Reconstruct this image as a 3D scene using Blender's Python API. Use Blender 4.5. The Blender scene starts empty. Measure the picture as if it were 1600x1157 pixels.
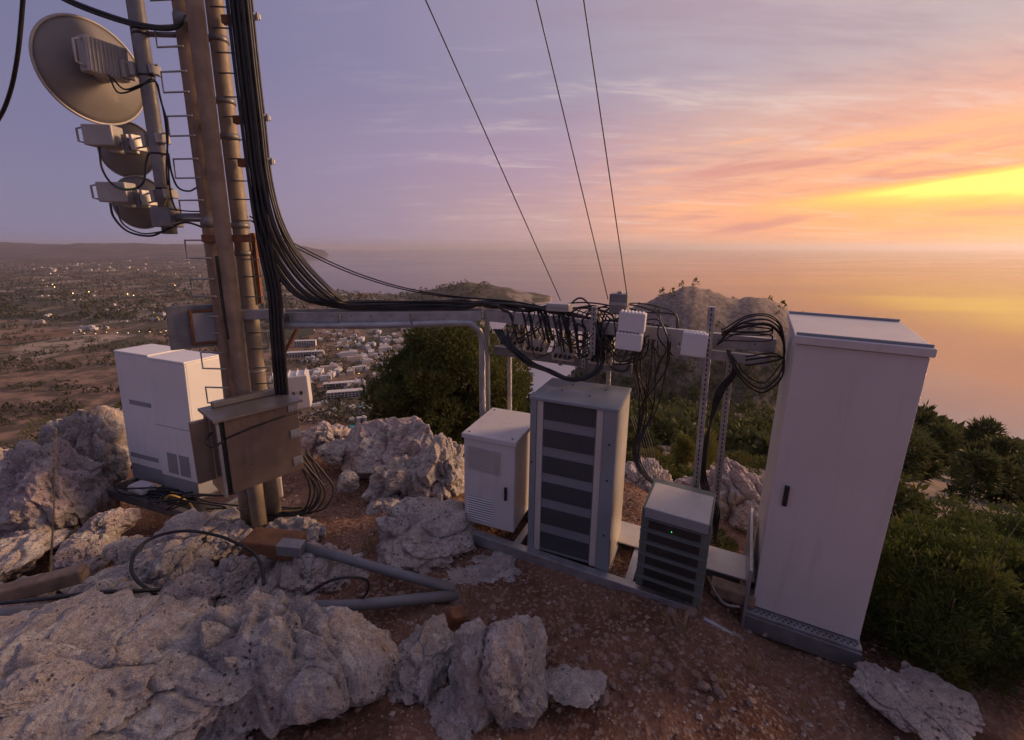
import bpy, bmesh, math, random
import numpy as np
from mathutils import Vector, Matrix, Euler

R = math.radians
sc = bpy.context.scene
C = sc.collection
random.seed(7)
rng = np.random.default_rng(11)

# ------------------------------------------------------------------ camera
CAM_H, FPX, PITCH = 2.1, 710.0, R(11.62)
cam_d = bpy.data.cameras.new('camera'); cam = bpy.data.objects.new('camera', cam_d); C.objects.link(cam)
cam.location = (0, 0, CAM_H); cam.rotation_euler = (R(90) - PITCH, 0, 0)
cam_d.sensor_width = 36; cam_d.lens = 36 * FPX / 1600; cam_d.shift_y = -45.5 / 1600
cam_d.clip_start = 0.02; cam_d.clip_end = 200000
sc.camera = cam

# ------------------------------------------------------------------ node helpers
def lin(c):
    return tuple(((v / 255) / 12.92 if v / 255 <= .04045 else ((v / 255 + .055) / 1.055) ** 2.4) for v in c)

class NT:
    def __init__(s, tree):
        s.t = tree; s.n = tree.nodes; s.l = tree.links
    def node(s, typ, **kw):
        n = s.n.new(typ)
        for k, v in kw.items(): setattr(n, k, v)
        return n
    def put(s, sock, v):
        if isinstance(v, bpy.types.NodeSocket): s.l.new(v, sock)
        elif isinstance(v, (tuple, list)) and len(v) == 3 and sock.type == 'RGBA': sock.default_value = (*v, 1)
        else: sock.default_value = v
    def m(s, op, a, b=None, c=None, clamp=False):
        n = s.node('ShaderNodeMath', operation=op, use_clamp=clamp); s.put(n.inputs[0], a)
        if b is not None: s.put(n.inputs[1], b)
        if c is not None: s.put(n.inputs[2], c)
        return n.outputs[0]
    def mr(s, v, a, b, c=0., d=1., smooth=True):
        n = s.node('ShaderNodeMapRange', interpolation_type='SMOOTHSTEP' if smooth else 'LINEAR')
        for i, q in enumerate((v, a, b, c, d)): s.put(n.inputs[i], q)
        return n.outputs[0]
    def mix(s, f, a, b, mode='MIX'):
        n = s.node('ShaderNodeMix', data_type='RGBA', blend_type=mode)
        s.put(n.inputs[0], f); s.put(n.inputs[6], a); s.put(n.inputs[7], b)
        return n.outputs[2]
    def ramp(s, f, stops, interp='LINEAR'):
        n = s.node('ShaderNodeValToRGB'); e = n.color_ramp.elements; n.color_ramp.interpolation = interp
        while len(e) < len(stops): e.new(.5)
        for el, (p, c) in zip(e, stops):
            el.position = p; el.color = (*c, 1)
        s.put(n.inputs[0], f); return n.outputs[0]
    def noise(s, vec, scale, detail=4, rough=.55, dist=0., kind='FBM'):
        n = s.node('ShaderNodeTexNoise', noise_type=kind)
        if vec is not None: s.put(n.inputs['Vector'], vec)
        s.put(n.inputs['Scale'], scale); s.put(n.inputs['Detail'], detail); s.put(n.inputs['Roughness'], rough); s.put(n.inputs['Distortion'], dist)
        return n.outputs[0]
    def voro(s, vec, scale, feature='F1', out=0, rnd=1.):
        n = s.node('ShaderNodeTexVoronoi', feature=feature)
        if vec is not None: s.put(n.inputs['Vector'], vec)
        s.put(n.inputs['Scale'], scale); s.put(n.inputs['Randomness'], rnd)
        return n.outputs[out]
    def mapping(s, vec, scale=(1, 1, 1), rot=(0, 0, 0), loc=(0, 0, 0)):
        n = s.node('ShaderNodeMapping'); s.put(n.inputs[0], vec)
        n.inputs['Scale'].default_value = scale; n.inputs['Rotation'].default_value = rot; n.inputs['Location'].default_value = loc
        return n.outputs[0]
    def xyz(s, x, y, z):
        n = s.node('ShaderNodeCombineXYZ')
        for i, q in enumerate((x, y, z)): s.put(n.inputs[i], q)
        return n.outputs[0]
    def sep(s, v):
        n = s.node('ShaderNodeSeparateXYZ'); s.put(n.inputs[0], v); return n.outputs
    def bump(s, h, strength, dist, normal=None):
        n = s.node('ShaderNodeBump'); s.put(n.inputs['Height'], h); s.put(n.inputs['Strength'], strength); s.put(n.inputs['Distance'], dist)
        if normal is not None: s.put(n.inputs['Normal'], normal)
        return n.outputs[0]

# ------------------------------------------------------------------ sky (world)
SUN_AZ, SUN_EL = R(56), R(7)          # azimuth clockwise from the view axis (+Y)
LAMP_AZ, LAMP_EL = R(70), R(18)       # the lit gap in the cloud, as one broad soft source
world = bpy.data.worlds.new('World'); sc.world = world; world.use_nodes = True
w = NT(world.node_tree); w.n.clear()
dirv = w.node('ShaderNodeTexCoord').outputs['Generated']
dx, dy, dz = w.sep(dirv)
hyp = w.m('SQRT', w.m('ADD', w.m('MULTIPLY', dx, dx), w.m('MULTIPLY', dy, dy)))
hyp = w.m('MAXIMUM', hyp, 1e-4)
cs = w.m('DIVIDE', w.m('ADD', w.m('MULTIPLY', dx, math.sin(SUN_AZ)), w.m('MULTIPLY', dy, math.cos(SUN_AZ))), hyp)
tt = w.m('MULTIPLY_ADD', cs, .5, .5)
el = w.m('MULTIPLY', w.m('ARCTAN2', dz, hyp), 57.2958)      # degrees
az = w.m('MULTIPLY', w.m('ARCTAN2', dx, dy), 57.2958)
low = w.ramp(tt, [(0, lin((122, 108, 132))), (.43, lin((114, 109, 135))), (.66, lin((139, 122, 142))), (.82, lin((178, 142, 140))), (.93, lin((226, 154, 118))), (1, lin((246, 164, 88)))])
mid = w.ramp(tt, [(0, lin((116, 104, 130))), (.43, lin((108, 104, 133))), (.66, lin((136, 121, 146))), (.82, lin((157, 132, 150))), (.93, lin((203, 156, 138))), (1, lin((222, 152, 120)))])
top = w.ramp(tt, [(0, lin((104, 99, 126))), (.43, lin((103, 101, 131))), (.66, lin((120, 114, 142))), (.82, lin((138, 129, 149))), (.93, lin((162, 147, 156))), (1, lin((176, 156, 156)))])
col = w.mix(w.mr(el, 2.5, 11), low, mid)
col = w.mix(w.mr(el, 8.5, 19), col, top)
col = w.mix(w.mr(el, 40, 90), col, lin((124, 115, 140)))
# streaked high cloud sheet: projected on a plane overhead so that the streaks converge on the horizon
den = w.m('ADD', w.m('MAXIMUM', dz, 0.), .10)
cu = w.m('DIVIDE', dx, den); cv = w.m('DIVIDE', dy, den)
cvec = w.xyz(cu, cv, 0.)
cvec = w.mapping(cvec, scale=(.55, 2.1, 1), rot=(0, 0, R(-28)))
n1 = w.noise(cvec, 1.1, 9, .62, .6)
n2 = w.noise(cvec, 3.7, 7, .6, .9)
cl = w.m('ADD', w.m('MULTIPLY', n1, .65), w.m('MULTIPLY', n2, .35))
side = w.mr(tt, .55, .93)
light_c = w.mix(.6, col, lin((214, 192, 182)))
dark_c = w.mix(.45, col, lin((140, 112, 130)))
col = w.mix(w.m('MULTIPLY', w.mr(cl, .5, .66), w.m('MULTIPLY', side, .75)), col, light_c)
col = w.mix(w.m('MULTIPLY', w.mr(cl, .5, .36), w.m('MULTIPLY', side, .7)), col, dark_c)
# low cloud bars near the sun, long and flat
bvec = w.xyz(w.m('MULTIPLY', az, .035), w.m('MULTIPLY', w.m('SUBTRACT', el, w.m('MULTIPLY', az, .09)), .34), 0.)
bn = w.noise(bvec, 1.6, 7, .55, .5)
lowband = w.m('MULTIPLY', w.mr(el, 15, 8), w.mr(el, .4, 2.0))
col = w.mix(w.m('MULTIPLY', w.m('MULTIPLY', w.mr(bn, .52, .66), lowband), w.mr(tt, .78, .97, 0., .72)), col, lin((186, 122, 116)))
col = w.mix(w.m('MULTIPLY', w.m('MULTIPLY', w.mr(bn, .48, .34), lowband), w.mr(tt, .8, .98, 0., .6)), col, lin((246, 172, 112)))
# the clear gap under the cloud edge where the sunlight comes through
wob = w.m('MULTIPLY', w.m('SUBTRACT', bn, .5), 2.2)
etop = w.m('ADD', w.m('MULTIPLY_ADD', w.m('SUBTRACT', az, 25.), .105, 4.45), w.m('MULTIPLY', wob, .45))
gap = w.m('MULTIPLY', w.mr(w.m('SUBTRACT', el, etop), .35, -.7), w.mr(w.m('ADD', el, wob), 2.6, 4.9))
gaz = w.m('MULTIPLY', w.mr(az, 17, 43), w.mr(az, 92, 62))
gap = w.m('MULTIPLY', gap, gaz)
col = w.mix(w.m('MULTIPLY', gap, .95, clamp=True), col, w.ramp(gap, [(0, lin((250, 165, 90))), (.45, lin((255, 186, 72))), (.8, (1.1, .60, .09)), (1, (1.35, .85, .14))]))
# horizon haze line, slightly darker
col = w.mix(w.m('MULTIPLY', w.mr(w.m('ABSOLUTE', el), 1.6, 0.), .15), col, w.mix(.5, col, lin((176, 122, 128))))
sky = w.node('ShaderNodeTexSky', sky_type='NISHITA', sun_disc=False, sun_elevation=SUN_EL, sun_rotation=SUN_AZ, altitude=240)
bg1 = w.node('ShaderNodeBackground'); w.put(bg1.inputs[0], col); bg1.inputs[1].default_value = .86
bg2 = w.node('ShaderNodeBackground'); w.put(bg2.inputs[0], sky.outputs[0]); bg2.inputs[1].default_value = .002
add = w.node('ShaderNodeAddShader'); w.l.new(bg1.outputs[0], add.inputs[0]); w.l.new(bg2.outputs[0], add.inputs[1])
wo = w.node('ShaderNodeOutputWorld'); w.l.new(add.outputs[0], wo.inputs[0])

# ------------------------------------------------------------------ sun, exposure
sd = bpy.data.lights.new('sun', 'SUN'); sun = bpy.data.objects.new('sun', sd); C.objects.link(sun)
sd.energy = 2.1; sd.angle = R(16); sd.color = (1.0, .60, .34)
sdir = Vector((math.sin(LAMP_AZ) * math.cos(LAMP_EL), math.cos(LAMP_AZ) * math.cos(LAMP_EL), math.sin(LAMP_EL)))
sun.rotation_euler = (-sdir).to_track_quat('-Z', 'Y').to_euler()
vs = sc.view_settings
vs.view_transform = 'Standard'; vs.look = 'None'; vs.gamma = 1; vs.use_curve_mapping = False; vs.exposure = 0.68
sc.cycles.use_denoising = True
sc.cycles.max_bounces = 4; sc.cycles.diffuse_bounces = 3; sc.cycles.glossy_bounces = 3; sc.cycles.volume_bounces = 0
sc.cycles.use_adaptive_sampling = True; sc.cycles.adaptive_threshold = .02

# ------------------------------------------------------------------ geometry helpers
def ray(px, py):
    X = (px - 800) / FPX; d = (py - 533) / FPX
    return X, math.cos(PITCH) - math.sin(PITCH) * d, math.sin(PITCH) + math.cos(PITCH) * d
def atY(px, py, Y):
    X, F, D = ray(px, py); s = Y / F
    return Vector((X * s, Y, CAM_H - D * s))
def atZ(px, py, z):
    X, F, D = ray(px, py); s = (CAM_H - z) / D
    return Vector((X * s, F * s, z))

_perm = np.random.default_rng(3).integers(0, 2 ** 31, 4096)
def _h(ix, iy, iz, seed):
    a = _perm[(ix + seed * 131) & 4095]; a = _perm[(a + iy) & 4095]; a = _perm[(a + iz) & 4095]
    return a
def vnoise(p, seed=0):
    """value-gradient noise in about -1..1, p (N,3)"""
    i = np.floor(p).astype(np.int64); f = p - i
    u = f * f * f * (f * (f * 6 - 15) + 10)
    out = 0
    for cx in (0, 1):
        for cy in (0, 1):
            for cz in (0, 1):
                h = _h(i[:, 0] + cx, i[:, 1] + cy, i[:, 2] + cz, seed)
                g = np.stack([(h & 1023) / 511.5 - 1, ((h >> 10) & 1023) / 511.5 - 1, ((h >> 20) & 1023) / 511.5 - 1], 1)
                d = (g * (f - (cx, cy, cz))).sum(1)
                wt = (u[:, 0] if cx else 1 - u[:, 0]) * (u[:, 1] if cy else 1 - u[:, 1]) * (u[:, 2] if cz else 1 - u[:, 2])
                out = out + wt * d
    return out * 1.3
def fbm(p, oct=4, seed=0, gain=.5, lac=2.03):
    a, s, o = 1., 0., 0.
    for k in range(oct):
        o = o + a * vnoise(p * lac ** k, seed + k); a *= gain
    return o
def ridged(p, oct=4, seed=0):
    a, o = 1., 0.
    for k in range(oct):
        o = o + a * (1 - 2.2 * np.abs(vnoise(p * 2.1 ** k, seed + k))); a *= .5
    return o
def sstep(x, a, b):
    t = np.clip((x - a) / (b - a), 0, 1); return t * t * (3 - 2 * t)

class MB:
    def __init__(s): s.v = []; s.f = []; s.n = 0; s.sm = []
    def raw(s, v, f, smooth=False):
        v = np.asarray(v, float); s.v.append(v)
        for q in f: s.f.append(tuple(int(i) + s.n for i in q)); s.sm.append(smooth)
        s.n += len(v); return s
    def box(s, c, size, bev=0., rot=None):
        """box centred on c"""
        hx, hy, hz = size[0] / 2, size[1] / 2, size[2] / 2
        if bev <= 0:
            v = np.array([(x * hx, y * hy, z * hz) for x in (-1, 1) for y in (-1, 1) for z in (-1, 1)])
            f = [(0, 1, 3, 2), (4, 6, 7, 5), (0, 4, 5, 1), (2, 3, 7, 6), (0, 2, 6, 4), (1, 5, 7, 3)]
        else:
            bm = bmesh.new(); bmesh.ops.create_cube(bm, size=1)
            for q in bm.verts: q.co = Vector((q.co.x * size[0], q.co.y * size[1], q.co.z * size[2]))
            bmesh.ops.bevel(bm, geom=bm.edges[:], offset=min(bev, min(size) * .45), segments=2, affect='EDGES', profile=.5)
            bm.verts.ensure_lookup_table(); bm.verts.index_update()
            v = np.array([q.co[:] for q in bm.verts]); f = [[q.index for q in fa.verts] for fa in bm.faces]; bm.free()
        if rot is not None: v = v @ np.array(rot.to_3x3() if hasattr(rot, 'to_3x3') else rot).T
        return s.raw(v + np.array(c, float), f)
    def b2(s, lo, hi, bev=0.):
        lo = np.array(lo, float); hi = np.array(hi, float)
        return s.box((lo + hi) / 2, hi - lo, bev)
    def tube(s, pts, r, n=8, caps=True):
        pts = [Vector(p) for p in pts]; k = len(pts)
        rr = r if hasattr(r, '__len__') else [r] * k
        V = []; F = []
        t0 = (pts[1] - pts[0]).normalized(); up = Vector((0, 0, 1)) if abs(t0.z) < .9 else Vector((1, 0, 0))
        a = t0.cross(up).normalized()
        for i, p in enumerate(pts):
            t = (pts[min(i + 1, k - 1)] - pts[max(i - 1, 0)])
            if t.length < 1e-9: t = t0
            t.normalize(); a = (a - t * a.dot(t)); a.normalize(); b = t.cross(a)
            for j in range(n):
                q = 2 * math.pi * j / n; V.append(p + (a * math.cos(q) + b * math.sin(q)) * rr[i])
        for i in range(k - 1):
            for j in range(n):
                F.append((i * n + j, i * n + (j + 1) % n, (i + 1) * n + (j + 1) % n, (i + 1) * n + j))
        s.raw([q[:] for q in V], F, True)
        if caps:
            for base, rev in ((0, True), ((k - 1) * n, False)):
                off = s.n - k * n
                q = [off + base + j for j in range(n)]
                s.f.append(tuple(reversed(q)) if rev else tuple(q)); s.sm.append(False)
        return s
    def mesh(s, name):
        me = bpy.data.meshes.new(name)
        me.from_pydata(np.concatenate(s.v).tolist() if s.v else [], [], s.f)
        me.polygons.foreach_set('use_smooth', s.sm); me.update(); return me
    def build(s, name, mat, parent=None):
        return link(name, s.mesh(name), mat, parent)

def link(name, me, mat, parent=None):
    o = bpy.data.objects.new(name, me); C.objects.link(o)
    if mat is not None and not me.materials: me.materials.append(mat)
    if parent is not None: o.parent = parent
    return o
def npmesh(name, v, f, smooth=False):
    """fast mesh from numpy arrays; f (M,3) or (M,4)"""
    me = bpy.data.meshes.new(name); v = np.asarray(v, np.float32); f = np.asarray(f, np.int32); k = f.shape[1]
    me.vertices.add(len(v)); me.vertices.foreach_set('co', v.ravel())
    me.loops.add(f.size); me.loops.foreach_set('vertex_index', f.ravel())
    me.polygons.add(len(f)); me.polygons.foreach_set('loop_start', np.arange(0, f.size, k, dtype=np.int32))
    me.polygons.foreach_set('loop_total', np.full(len(f), k, np.int32))
    me.polygons.foreach_set('use_smooth', np.full(len(f), smooth, bool)); me.update(calc_edges=True); return me
def tag(o, label, cat, group=None):
    o['label'] = label; o['category'] = cat
    if group: o['group'] = group
    return o
def struct(o): o['kind'] = 'structure'; return o
def stuff(o, label=None, cat=None):
    o['kind'] = 'stuff'
    if label: o['label'] = label
    if cat: o['category'] = cat
    return o
def thing(name, label, cat, loc=(0, 0, 0), rot=(0, 0, 0), group=None):
    o = bpy.data.objects.new(name, None); C.objects.link(o); o.location = loc; o.rotation_euler = rot
    o.empty_display_size = .1
    return tag(o, label, cat, group)
def copy_tree(o, parent=None):
    c = o.copy(); C.objects.link(c)
    if parent is not None: c.parent = parent
    for ch in o.children: copy_tree(ch, c)
    return c
def smooth_path(pts, k=6):
    """Catmull-Rom through pts"""
    P = [Vector(p) for p in pts]; P = [P[0] * 2 - P[1]] + P + [P[-1] * 2 - P[-2]]; out = []
    for i in range(1, len(P) - 2):
        a, b, c, d = P[i - 1:i + 3]
        for j in range(k):
            t = j / k
            out.append(.5 * ((2 * b) + (c - a) * t + (2 * a - 5 * b + 4 * c - d) * t * t + (3 * b - a - 3 * c + d) * t ** 3))
    out.append(P[-2]); return out
def cable(name, pts, r, mat, label, cat='cable', group=None, n=6, k=7):
    o = MB().tube(smooth_path(pts, k), r, n).build(name, mat); return tag(o, label, cat, group)

# ------------------------------------------------------------------ materials
def newmat(name):
    m = bpy.data.materials.new(name); m.use_nodes = True; t = NT(m.node_tree); t.n.clear()
    p = t.node('ShaderNodeBsdfPrincipled'); o = t.node('ShaderNodeOutputMaterial'); t.l.new(p.outputs[0], o.inputs[0])
    return m, t, p
def surf(name, col, rough=.5, metal=0., var=.12, scale=6., bump=0., dirt=None, dirt_amt=.3, spec=.5, streak=False):
    m, t, p = newmat(name)
    co = t.node('ShaderNodeTexCoord').outputs['Object']
    n = t.noise(co, scale, 6, .6)
    c = t.mix(t.mr(n, .3, .7), tuple(v * (1 - var) for v in col), tuple(min(v * (1 + var), .95) for v in col))
    if dirt:
        sv = t.mapping(co, scale=(9, 9, .9) if streak else (3, 3, 3))
        d = t.noise(sv, 1.4, 8, .68)
        c = t.mix(t.m('MULTIPLY', t.mr(d, .5, .72), dirt_amt), c, dirt)
    t.put(p.inputs['Base Color'], c)
    r_ = t.mr(t.noise(co, scale * 2.3, 4), .3, .7, max(rough - .1, .03), min(rough + .1, 1.), False)
    t.put(p.inputs['Roughness'], r_)
    p.inputs['Metallic'].default_value = metal; p.inputs['Specular IOR Level'].default_value = spec
    if bump: t.put(p.inputs['Normal'], t.bump(t.noise(co, scale * 6, 5), bump, .01))
    return m

M = {}
M['cab_light'] = surf('cab_light', (.56, .53, .525), .42, 0, .05, 1.5, .02, (.4, .34, .3), .34, streak=True)
M['cab_white'] = surf('cab_white', (.74, .735, .73), .4, 0, .04, 1.5, .02, (.4, .36, .32), .2, streak=True)
M['cab_skirt'] = surf('cab_skirt', (.27, .28, .3), .5, 0, .06, 2, .02, (.25, .2, .16), .3)
M['cab_grey'] = surf('cab_grey', (.25, .285, .32), .38, .25, .06, 2, .02, (.24, .22, .2), .3, streak=True)
M['cab_pale'] = surf('cab_pale', (.52, .49, .45), .45, .1, .06, 2, .02, (.3, .26, .22), .3, streak=True)
M['cab_panel'] = surf('cab_panel', (.22, .24, .27), .4, .2, .06, 2, .02, (.2, .19, .18), .3, streak=True)
M['dark_unit'] = surf('dark_unit', (.022, .024, .024), .45, .1, .15, 3, .03, (.15, .13, .11), .35)
M['dark_green'] = surf('dark_green', (.115, .135, .125), .42, .1, .1, 3, .02, (.2, .18, .15), .35)
M['black'] = surf('black', (.018, .018, .02), .45, 0, .2, 5)
M['cable'] = surf('cable', (.016, .015, .016), .48, 0, .3, 8, 0, (.09, .075, .06), .35)
M['cable_grey'] = surf('cable_grey', (.22, .21, .19), .5, 0, .2, 8)
M['cable_green'] = surf('cable_green', (.03, .12, .06), .5, 0, .2, 8)
M['cable_yellow'] = surf('cable_yellow', (.42, .27, .05), .5, 0, .2, 8)
M['pole_rust'] = surf('pole_rust', (.26, .185, .13), .62, .15, .22, 7, .12, (.13, .075, .045), .55, streak=True)
M['pole_tan'] = surf('pole_tan', (.25, .205, .155), .6, .15, .18, 7, .12, (.2, .12, .07), .5, streak=True)
M['pole_grey'] = surf('pole_grey', (.22, .215, .21), .55, .4, .15, 7, .08, (.17, .13, .1), .4, streak=True)
M['galv'] = surf('galv', (.36, .365, .38), .42, .55, .16, 12, .05, (.25, .22, .19), .35)
M['galv_dark'] = surf('galv_dark', (.2, .2, .205), .5, .4, .16, 12, .05, (.2, .15, .11), .4)
M['rust'] = surf('rust', (.22, .095, .045), .8, .1, .35, 10, .15, (.08, .04, .025), .6)
M['steel_box'] = surf('steel_box', (.27, .205, .165), .36, .65, .1, 4, .03, (.13, .1, .08), .4, streak=True)
M['steel_roof'] = surf('steel_roof', (.25, .225, .205), .4, .6, .1, 4, .03, (.2, .16, .13), .4)
M['dish'] = surf('dish', (.19, .178, .172), .5, .1, .08, 3, .02, (.25, .22, .2), .4)
M['odu'] = surf('odu', (.4, .385, .365), .45, .1, .08, 5, .02, (.32, .27, .22), .35)
M['white_paint'] = surf('white_paint', (.68, .66, .66), .42, 0, .04, 4, .01, (.4, .36, .33), .2)
M['beige_unit'] = surf('beige_unit', (.45, .4, .35), .5, .05, .1, 4, .02, (.25, .2, .16), .4)
M['pvc'] = surf('pvc', (.17, .175, .185), .45, 0, .12, 8, .03, (.22, .15, .1), .4)
M['concrete'] = surf('concrete', (.34, .32, .29), .85, 0, .15, 9, .2, (.2, .17, .14), .4)
M['wood'] = surf('wood', (.2, .095, .045), .85, 0, .3, 9, .25, (.07, .035, .02), .6, streak=True)
M['plank'] = surf('plank', (.24, .165, .115), .85, 0, .3, 14, .3, (.1, .06, .04), .5)
M['sticker'] = surf('sticker', (.6, .58, .55), .6)
M['bark'] = surf('bark', (.14, .11, .085), .9, 0, .3, 14, .4)
M['dry_grass'] = surf('dry_grass', (.3, .22, .1), .8, 0, .25, 20)
M['wall_white'] = surf('wall_white', (.6, .57, .54), .8, 0, .06, .1)
M['wall_cream'] = surf('wall_cream', (.46, .39, .33), .8, 0, .08, .1)
M['roof_tile'] = surf('roof_tile', (.3, .15, .1), .8, 0, .15, .3)
M['pane_dark'] = surf('pane_dark', (.05, .05, .06), .25)
M['pool'] = surf('pool', (.03, .42, .46), .12)
M['led'], t, p = newmat('led'); p.inputs['Base Color'].default_value = (.02, .4, .1, 1); p.inputs['Emission Color'].default_value = (.05, 1, .25, 1); p.inputs['Emission Strength'].default_value = 2.
M['lamp_glow'], t, p = newmat('lamp_glow'); p.inputs['Emission Color'].default_value = (1, .62, .22, 1); p.inputs['Emission Strength'].default_value = 9.

def mesh_grille():
    m, t, p = newmat('grille')
    co = t.node('ShaderNodeTexCoord').outputs['Object']
    x, y, z = t.sep(co)
    fx = t.m('FRACT', t.m('MULTIPLY', x, 90.)); fz = t.m('FRACT', t.m('MULTIPLY', z, 90.))
    bar = t.m('MAXIMUM', t.m('GREATER_THAN', fx, .62), t.m('GREATER_THAN', fz, .62))
    t.put(p.inputs['Base Color'], t.mix(bar, (.008, .008, .009), (.075, .078, .085)))
    p.inputs['Roughness'].default_value = .5
    t.put(p.inputs['Normal'], t.bump(bar, .6, .003)); return m
M['grille'] = mesh_grille()

def rock_mat(name, tone=1., warm=1.):
    m, t, p = newmat(name)
    g = t.node('ShaderNodeNewGeometry').outputs['Position']
    def k(*c): return tuple(min(v * tone, .84) for v in c)
    n = t.noise(g, 2.3, 7, .65, .5); n2 = t.noise(g, 8., 9, .7, .5); n3 = t.noise(g, 42., 7, .7)
    base = t.mix(t.mr(n, .38, .62), k(.42, .39, .375), k(.66, .56 * (2 - warm), .49))
    base = t.mix(t.m('MULTIPLY', t.mr(n2, .48, .62), .9), base, k(.76, .70, .65))
    base = t.mix(t.m('MULTIPLY', t.mr(t.noise(g, 3.1, 6, .65, .3), .57, .70), .5), base, k(.5, .33, .24))
    base = t.mix(t.m('MULTIPLY', t.mr(t.noise(g, 11., 8, .75, .8), .57, .68), .8), base, k(.17, .16, .16))
    pit = t.m('MULTIPLY', t.mr(t.voro(g, 30., 'F1'), .26, .08), t.mr(t.noise(g, 6., 4), .48, .58))
    base = t.mix(t.m('MULTIPLY', pit, .85), base, (.045, .035, .03))  # cavity shade of the pits, painted into the base colour
    base = t.mix(t.mr(n3, .40, .56, .4, 0.), base, k(.26, .21, .185))  # noise hollows darkened too, as painted shade in the crevices
    sp = t.noise(g, 150., 3, .6)
    base = t.mix(t.mr(sp, .56, .66, 0., .55), base, k(.16, .13, .12)); base = t.mix(t.mr(sp, .44, .36, 0., .4), base, k(.8, .72, .66))
    t.put(p.inputs['Base Color'], base); p.inputs['Roughness'].default_value = .92; p.inputs['Specular IOR Level'].default_value = .2
    h = t.m('ADD', t.m('ADD', t.m('MULTIPLY', n2, 1.0), t.m('MULTIPLY', n3, .55)), t.m('MULTIPLY', sp, .14))
    h = t.m('SUBTRACT', h, t.m('MULTIPLY', pit, .5))
    t.put(p.inputs['Normal'], t.bump(h, 1., .07)); return m
M['rock'] = rock_mat('rock', 1.16); M['rock_cool'] = rock_mat('rock_cool', 1.12, 1.10)
M['stone'] = surf('stone', (.27, .19, .15), .9, 0, .45, 30, .3, (.13, .08, .06), .5)

def leaf_mat(name, c1, c2, c3):
    m, t, p = newmat(name)
    gi = t.node('ShaderNodeNewGeometry'); oi = t.node('ShaderNodeObjectInfo')
    g = gi.outputs['Position']
    c = t.mix(gi.outputs['Random Per Island'], c1, c2)
    c = t.mix(t.m('MULTIPLY', t.mr(t.noise(g, 2.2, 3), .45, .68), .8), c, c3)
    c = t.mix(t.m('MULTIPLY', oi.outputs['Random'], .35), c, tuple(v * .6 for v in c1))
    t.put(p.inputs['Base Color'], c); p.inputs['Roughness'].default_value = .65; p.inputs['Specular IOR Level'].default_value = .2
    tr = t.node('ShaderNodeBsdfTranslucent'); t.put(tr.inputs[0], c)
    mx = t.node('ShaderNodeMixShader'); mx.inputs[0].default_value = .25
    t.l.new(p.outputs[0], mx.inputs[1]); t.l.new(tr.outputs[0], mx.inputs[2])
    out = [n for n in t.n if n.type == 'OUTPUT_MATERIAL'][0]; t.l.new(mx.outputs[0], out.inputs[0]); return m
M['juniper'] = leaf_mat('juniper', (.09, .115, .032), (.135, .15, .042), (.185, .155, .048))
M['bush'] = leaf_mat('bush', (.07, .1, .026), (.105, .135, .034), (.15, .15, .04))
M['pine'] = leaf_mat('pine', (.075, .095, .034), (.11, .122, .042), (.14, .13, .048))
M['young_pine'] = leaf_mat('young_pine', (.17, .18, .045), (.22, .2, .055), (.26, .21, .06))
M['scrub'] = leaf_mat('scrub', (.055, .06, .034), (.075, .08, .042), (.09, .075, .045))

# ------------------------------------------------------------------ terrain
EDGE_AZ = np.radians([-180, -80, -52, -40, -25, -12, 0, 12, 25, 40, 52, 80, 180])
EDGE_R = np.array([9, 8.5, 7.6, 7.0, 5.9, 5.2, 4.6, 4.4, 4.3, 4.0, 3.7, 5, 9])
LR = np.log(np.array([5, 30, 120, 180, 240, 330, 420, 520, 620, 30000.]))
PC = np.array([-.2, -13.0, -46, -68, -84, -98, -150, -225, -250, -250.])
RR = np.log(np.array([5, 30, 100, 180, 260, 320, 460, 500, 30000.]))
SEA = -235.0; HAZE = 3.4e-5
T_K = np.array([-9, -.56, -.50, -.42, -.30, -.10, -.05, .0, .10, .25, .4, 9])
Y_K = np.array([30000, 30000, 2650, 2450, 2350, 2150, 1350, 1180, 1000, 800, 600, 500.])
def _crest(px, py, Y):
    X = (px - 800) / FPX; d = (py - 533) / FPX
    return X / (math.cos(PITCH) - math.sin(PITCH) * d), CAM_H - Y * (math.sin(PITCH) + math.cos(PITCH) * d) / (math.cos(PITCH) - math.sin(PITCH) * d)
_hc = [_crest(px, py, 335.) for px, py in ((860, 640), (905, 575), (940, 525), (970, 498), (1000, 480), (1025, 468), (1050, 460), (1070, 453), (1088, 451), (1108, 459), (1130, 466), (1155, 472), (1175, 469), (1195, 470), (1215, 478), (1235, 490), (1270, 515), (1330, 560), (1420, 640), (1500, 740))]
HILL_T = np.array([q[0] for q in _hc]); HILL_Z = np.array([q[1] for q in _hc])
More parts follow.
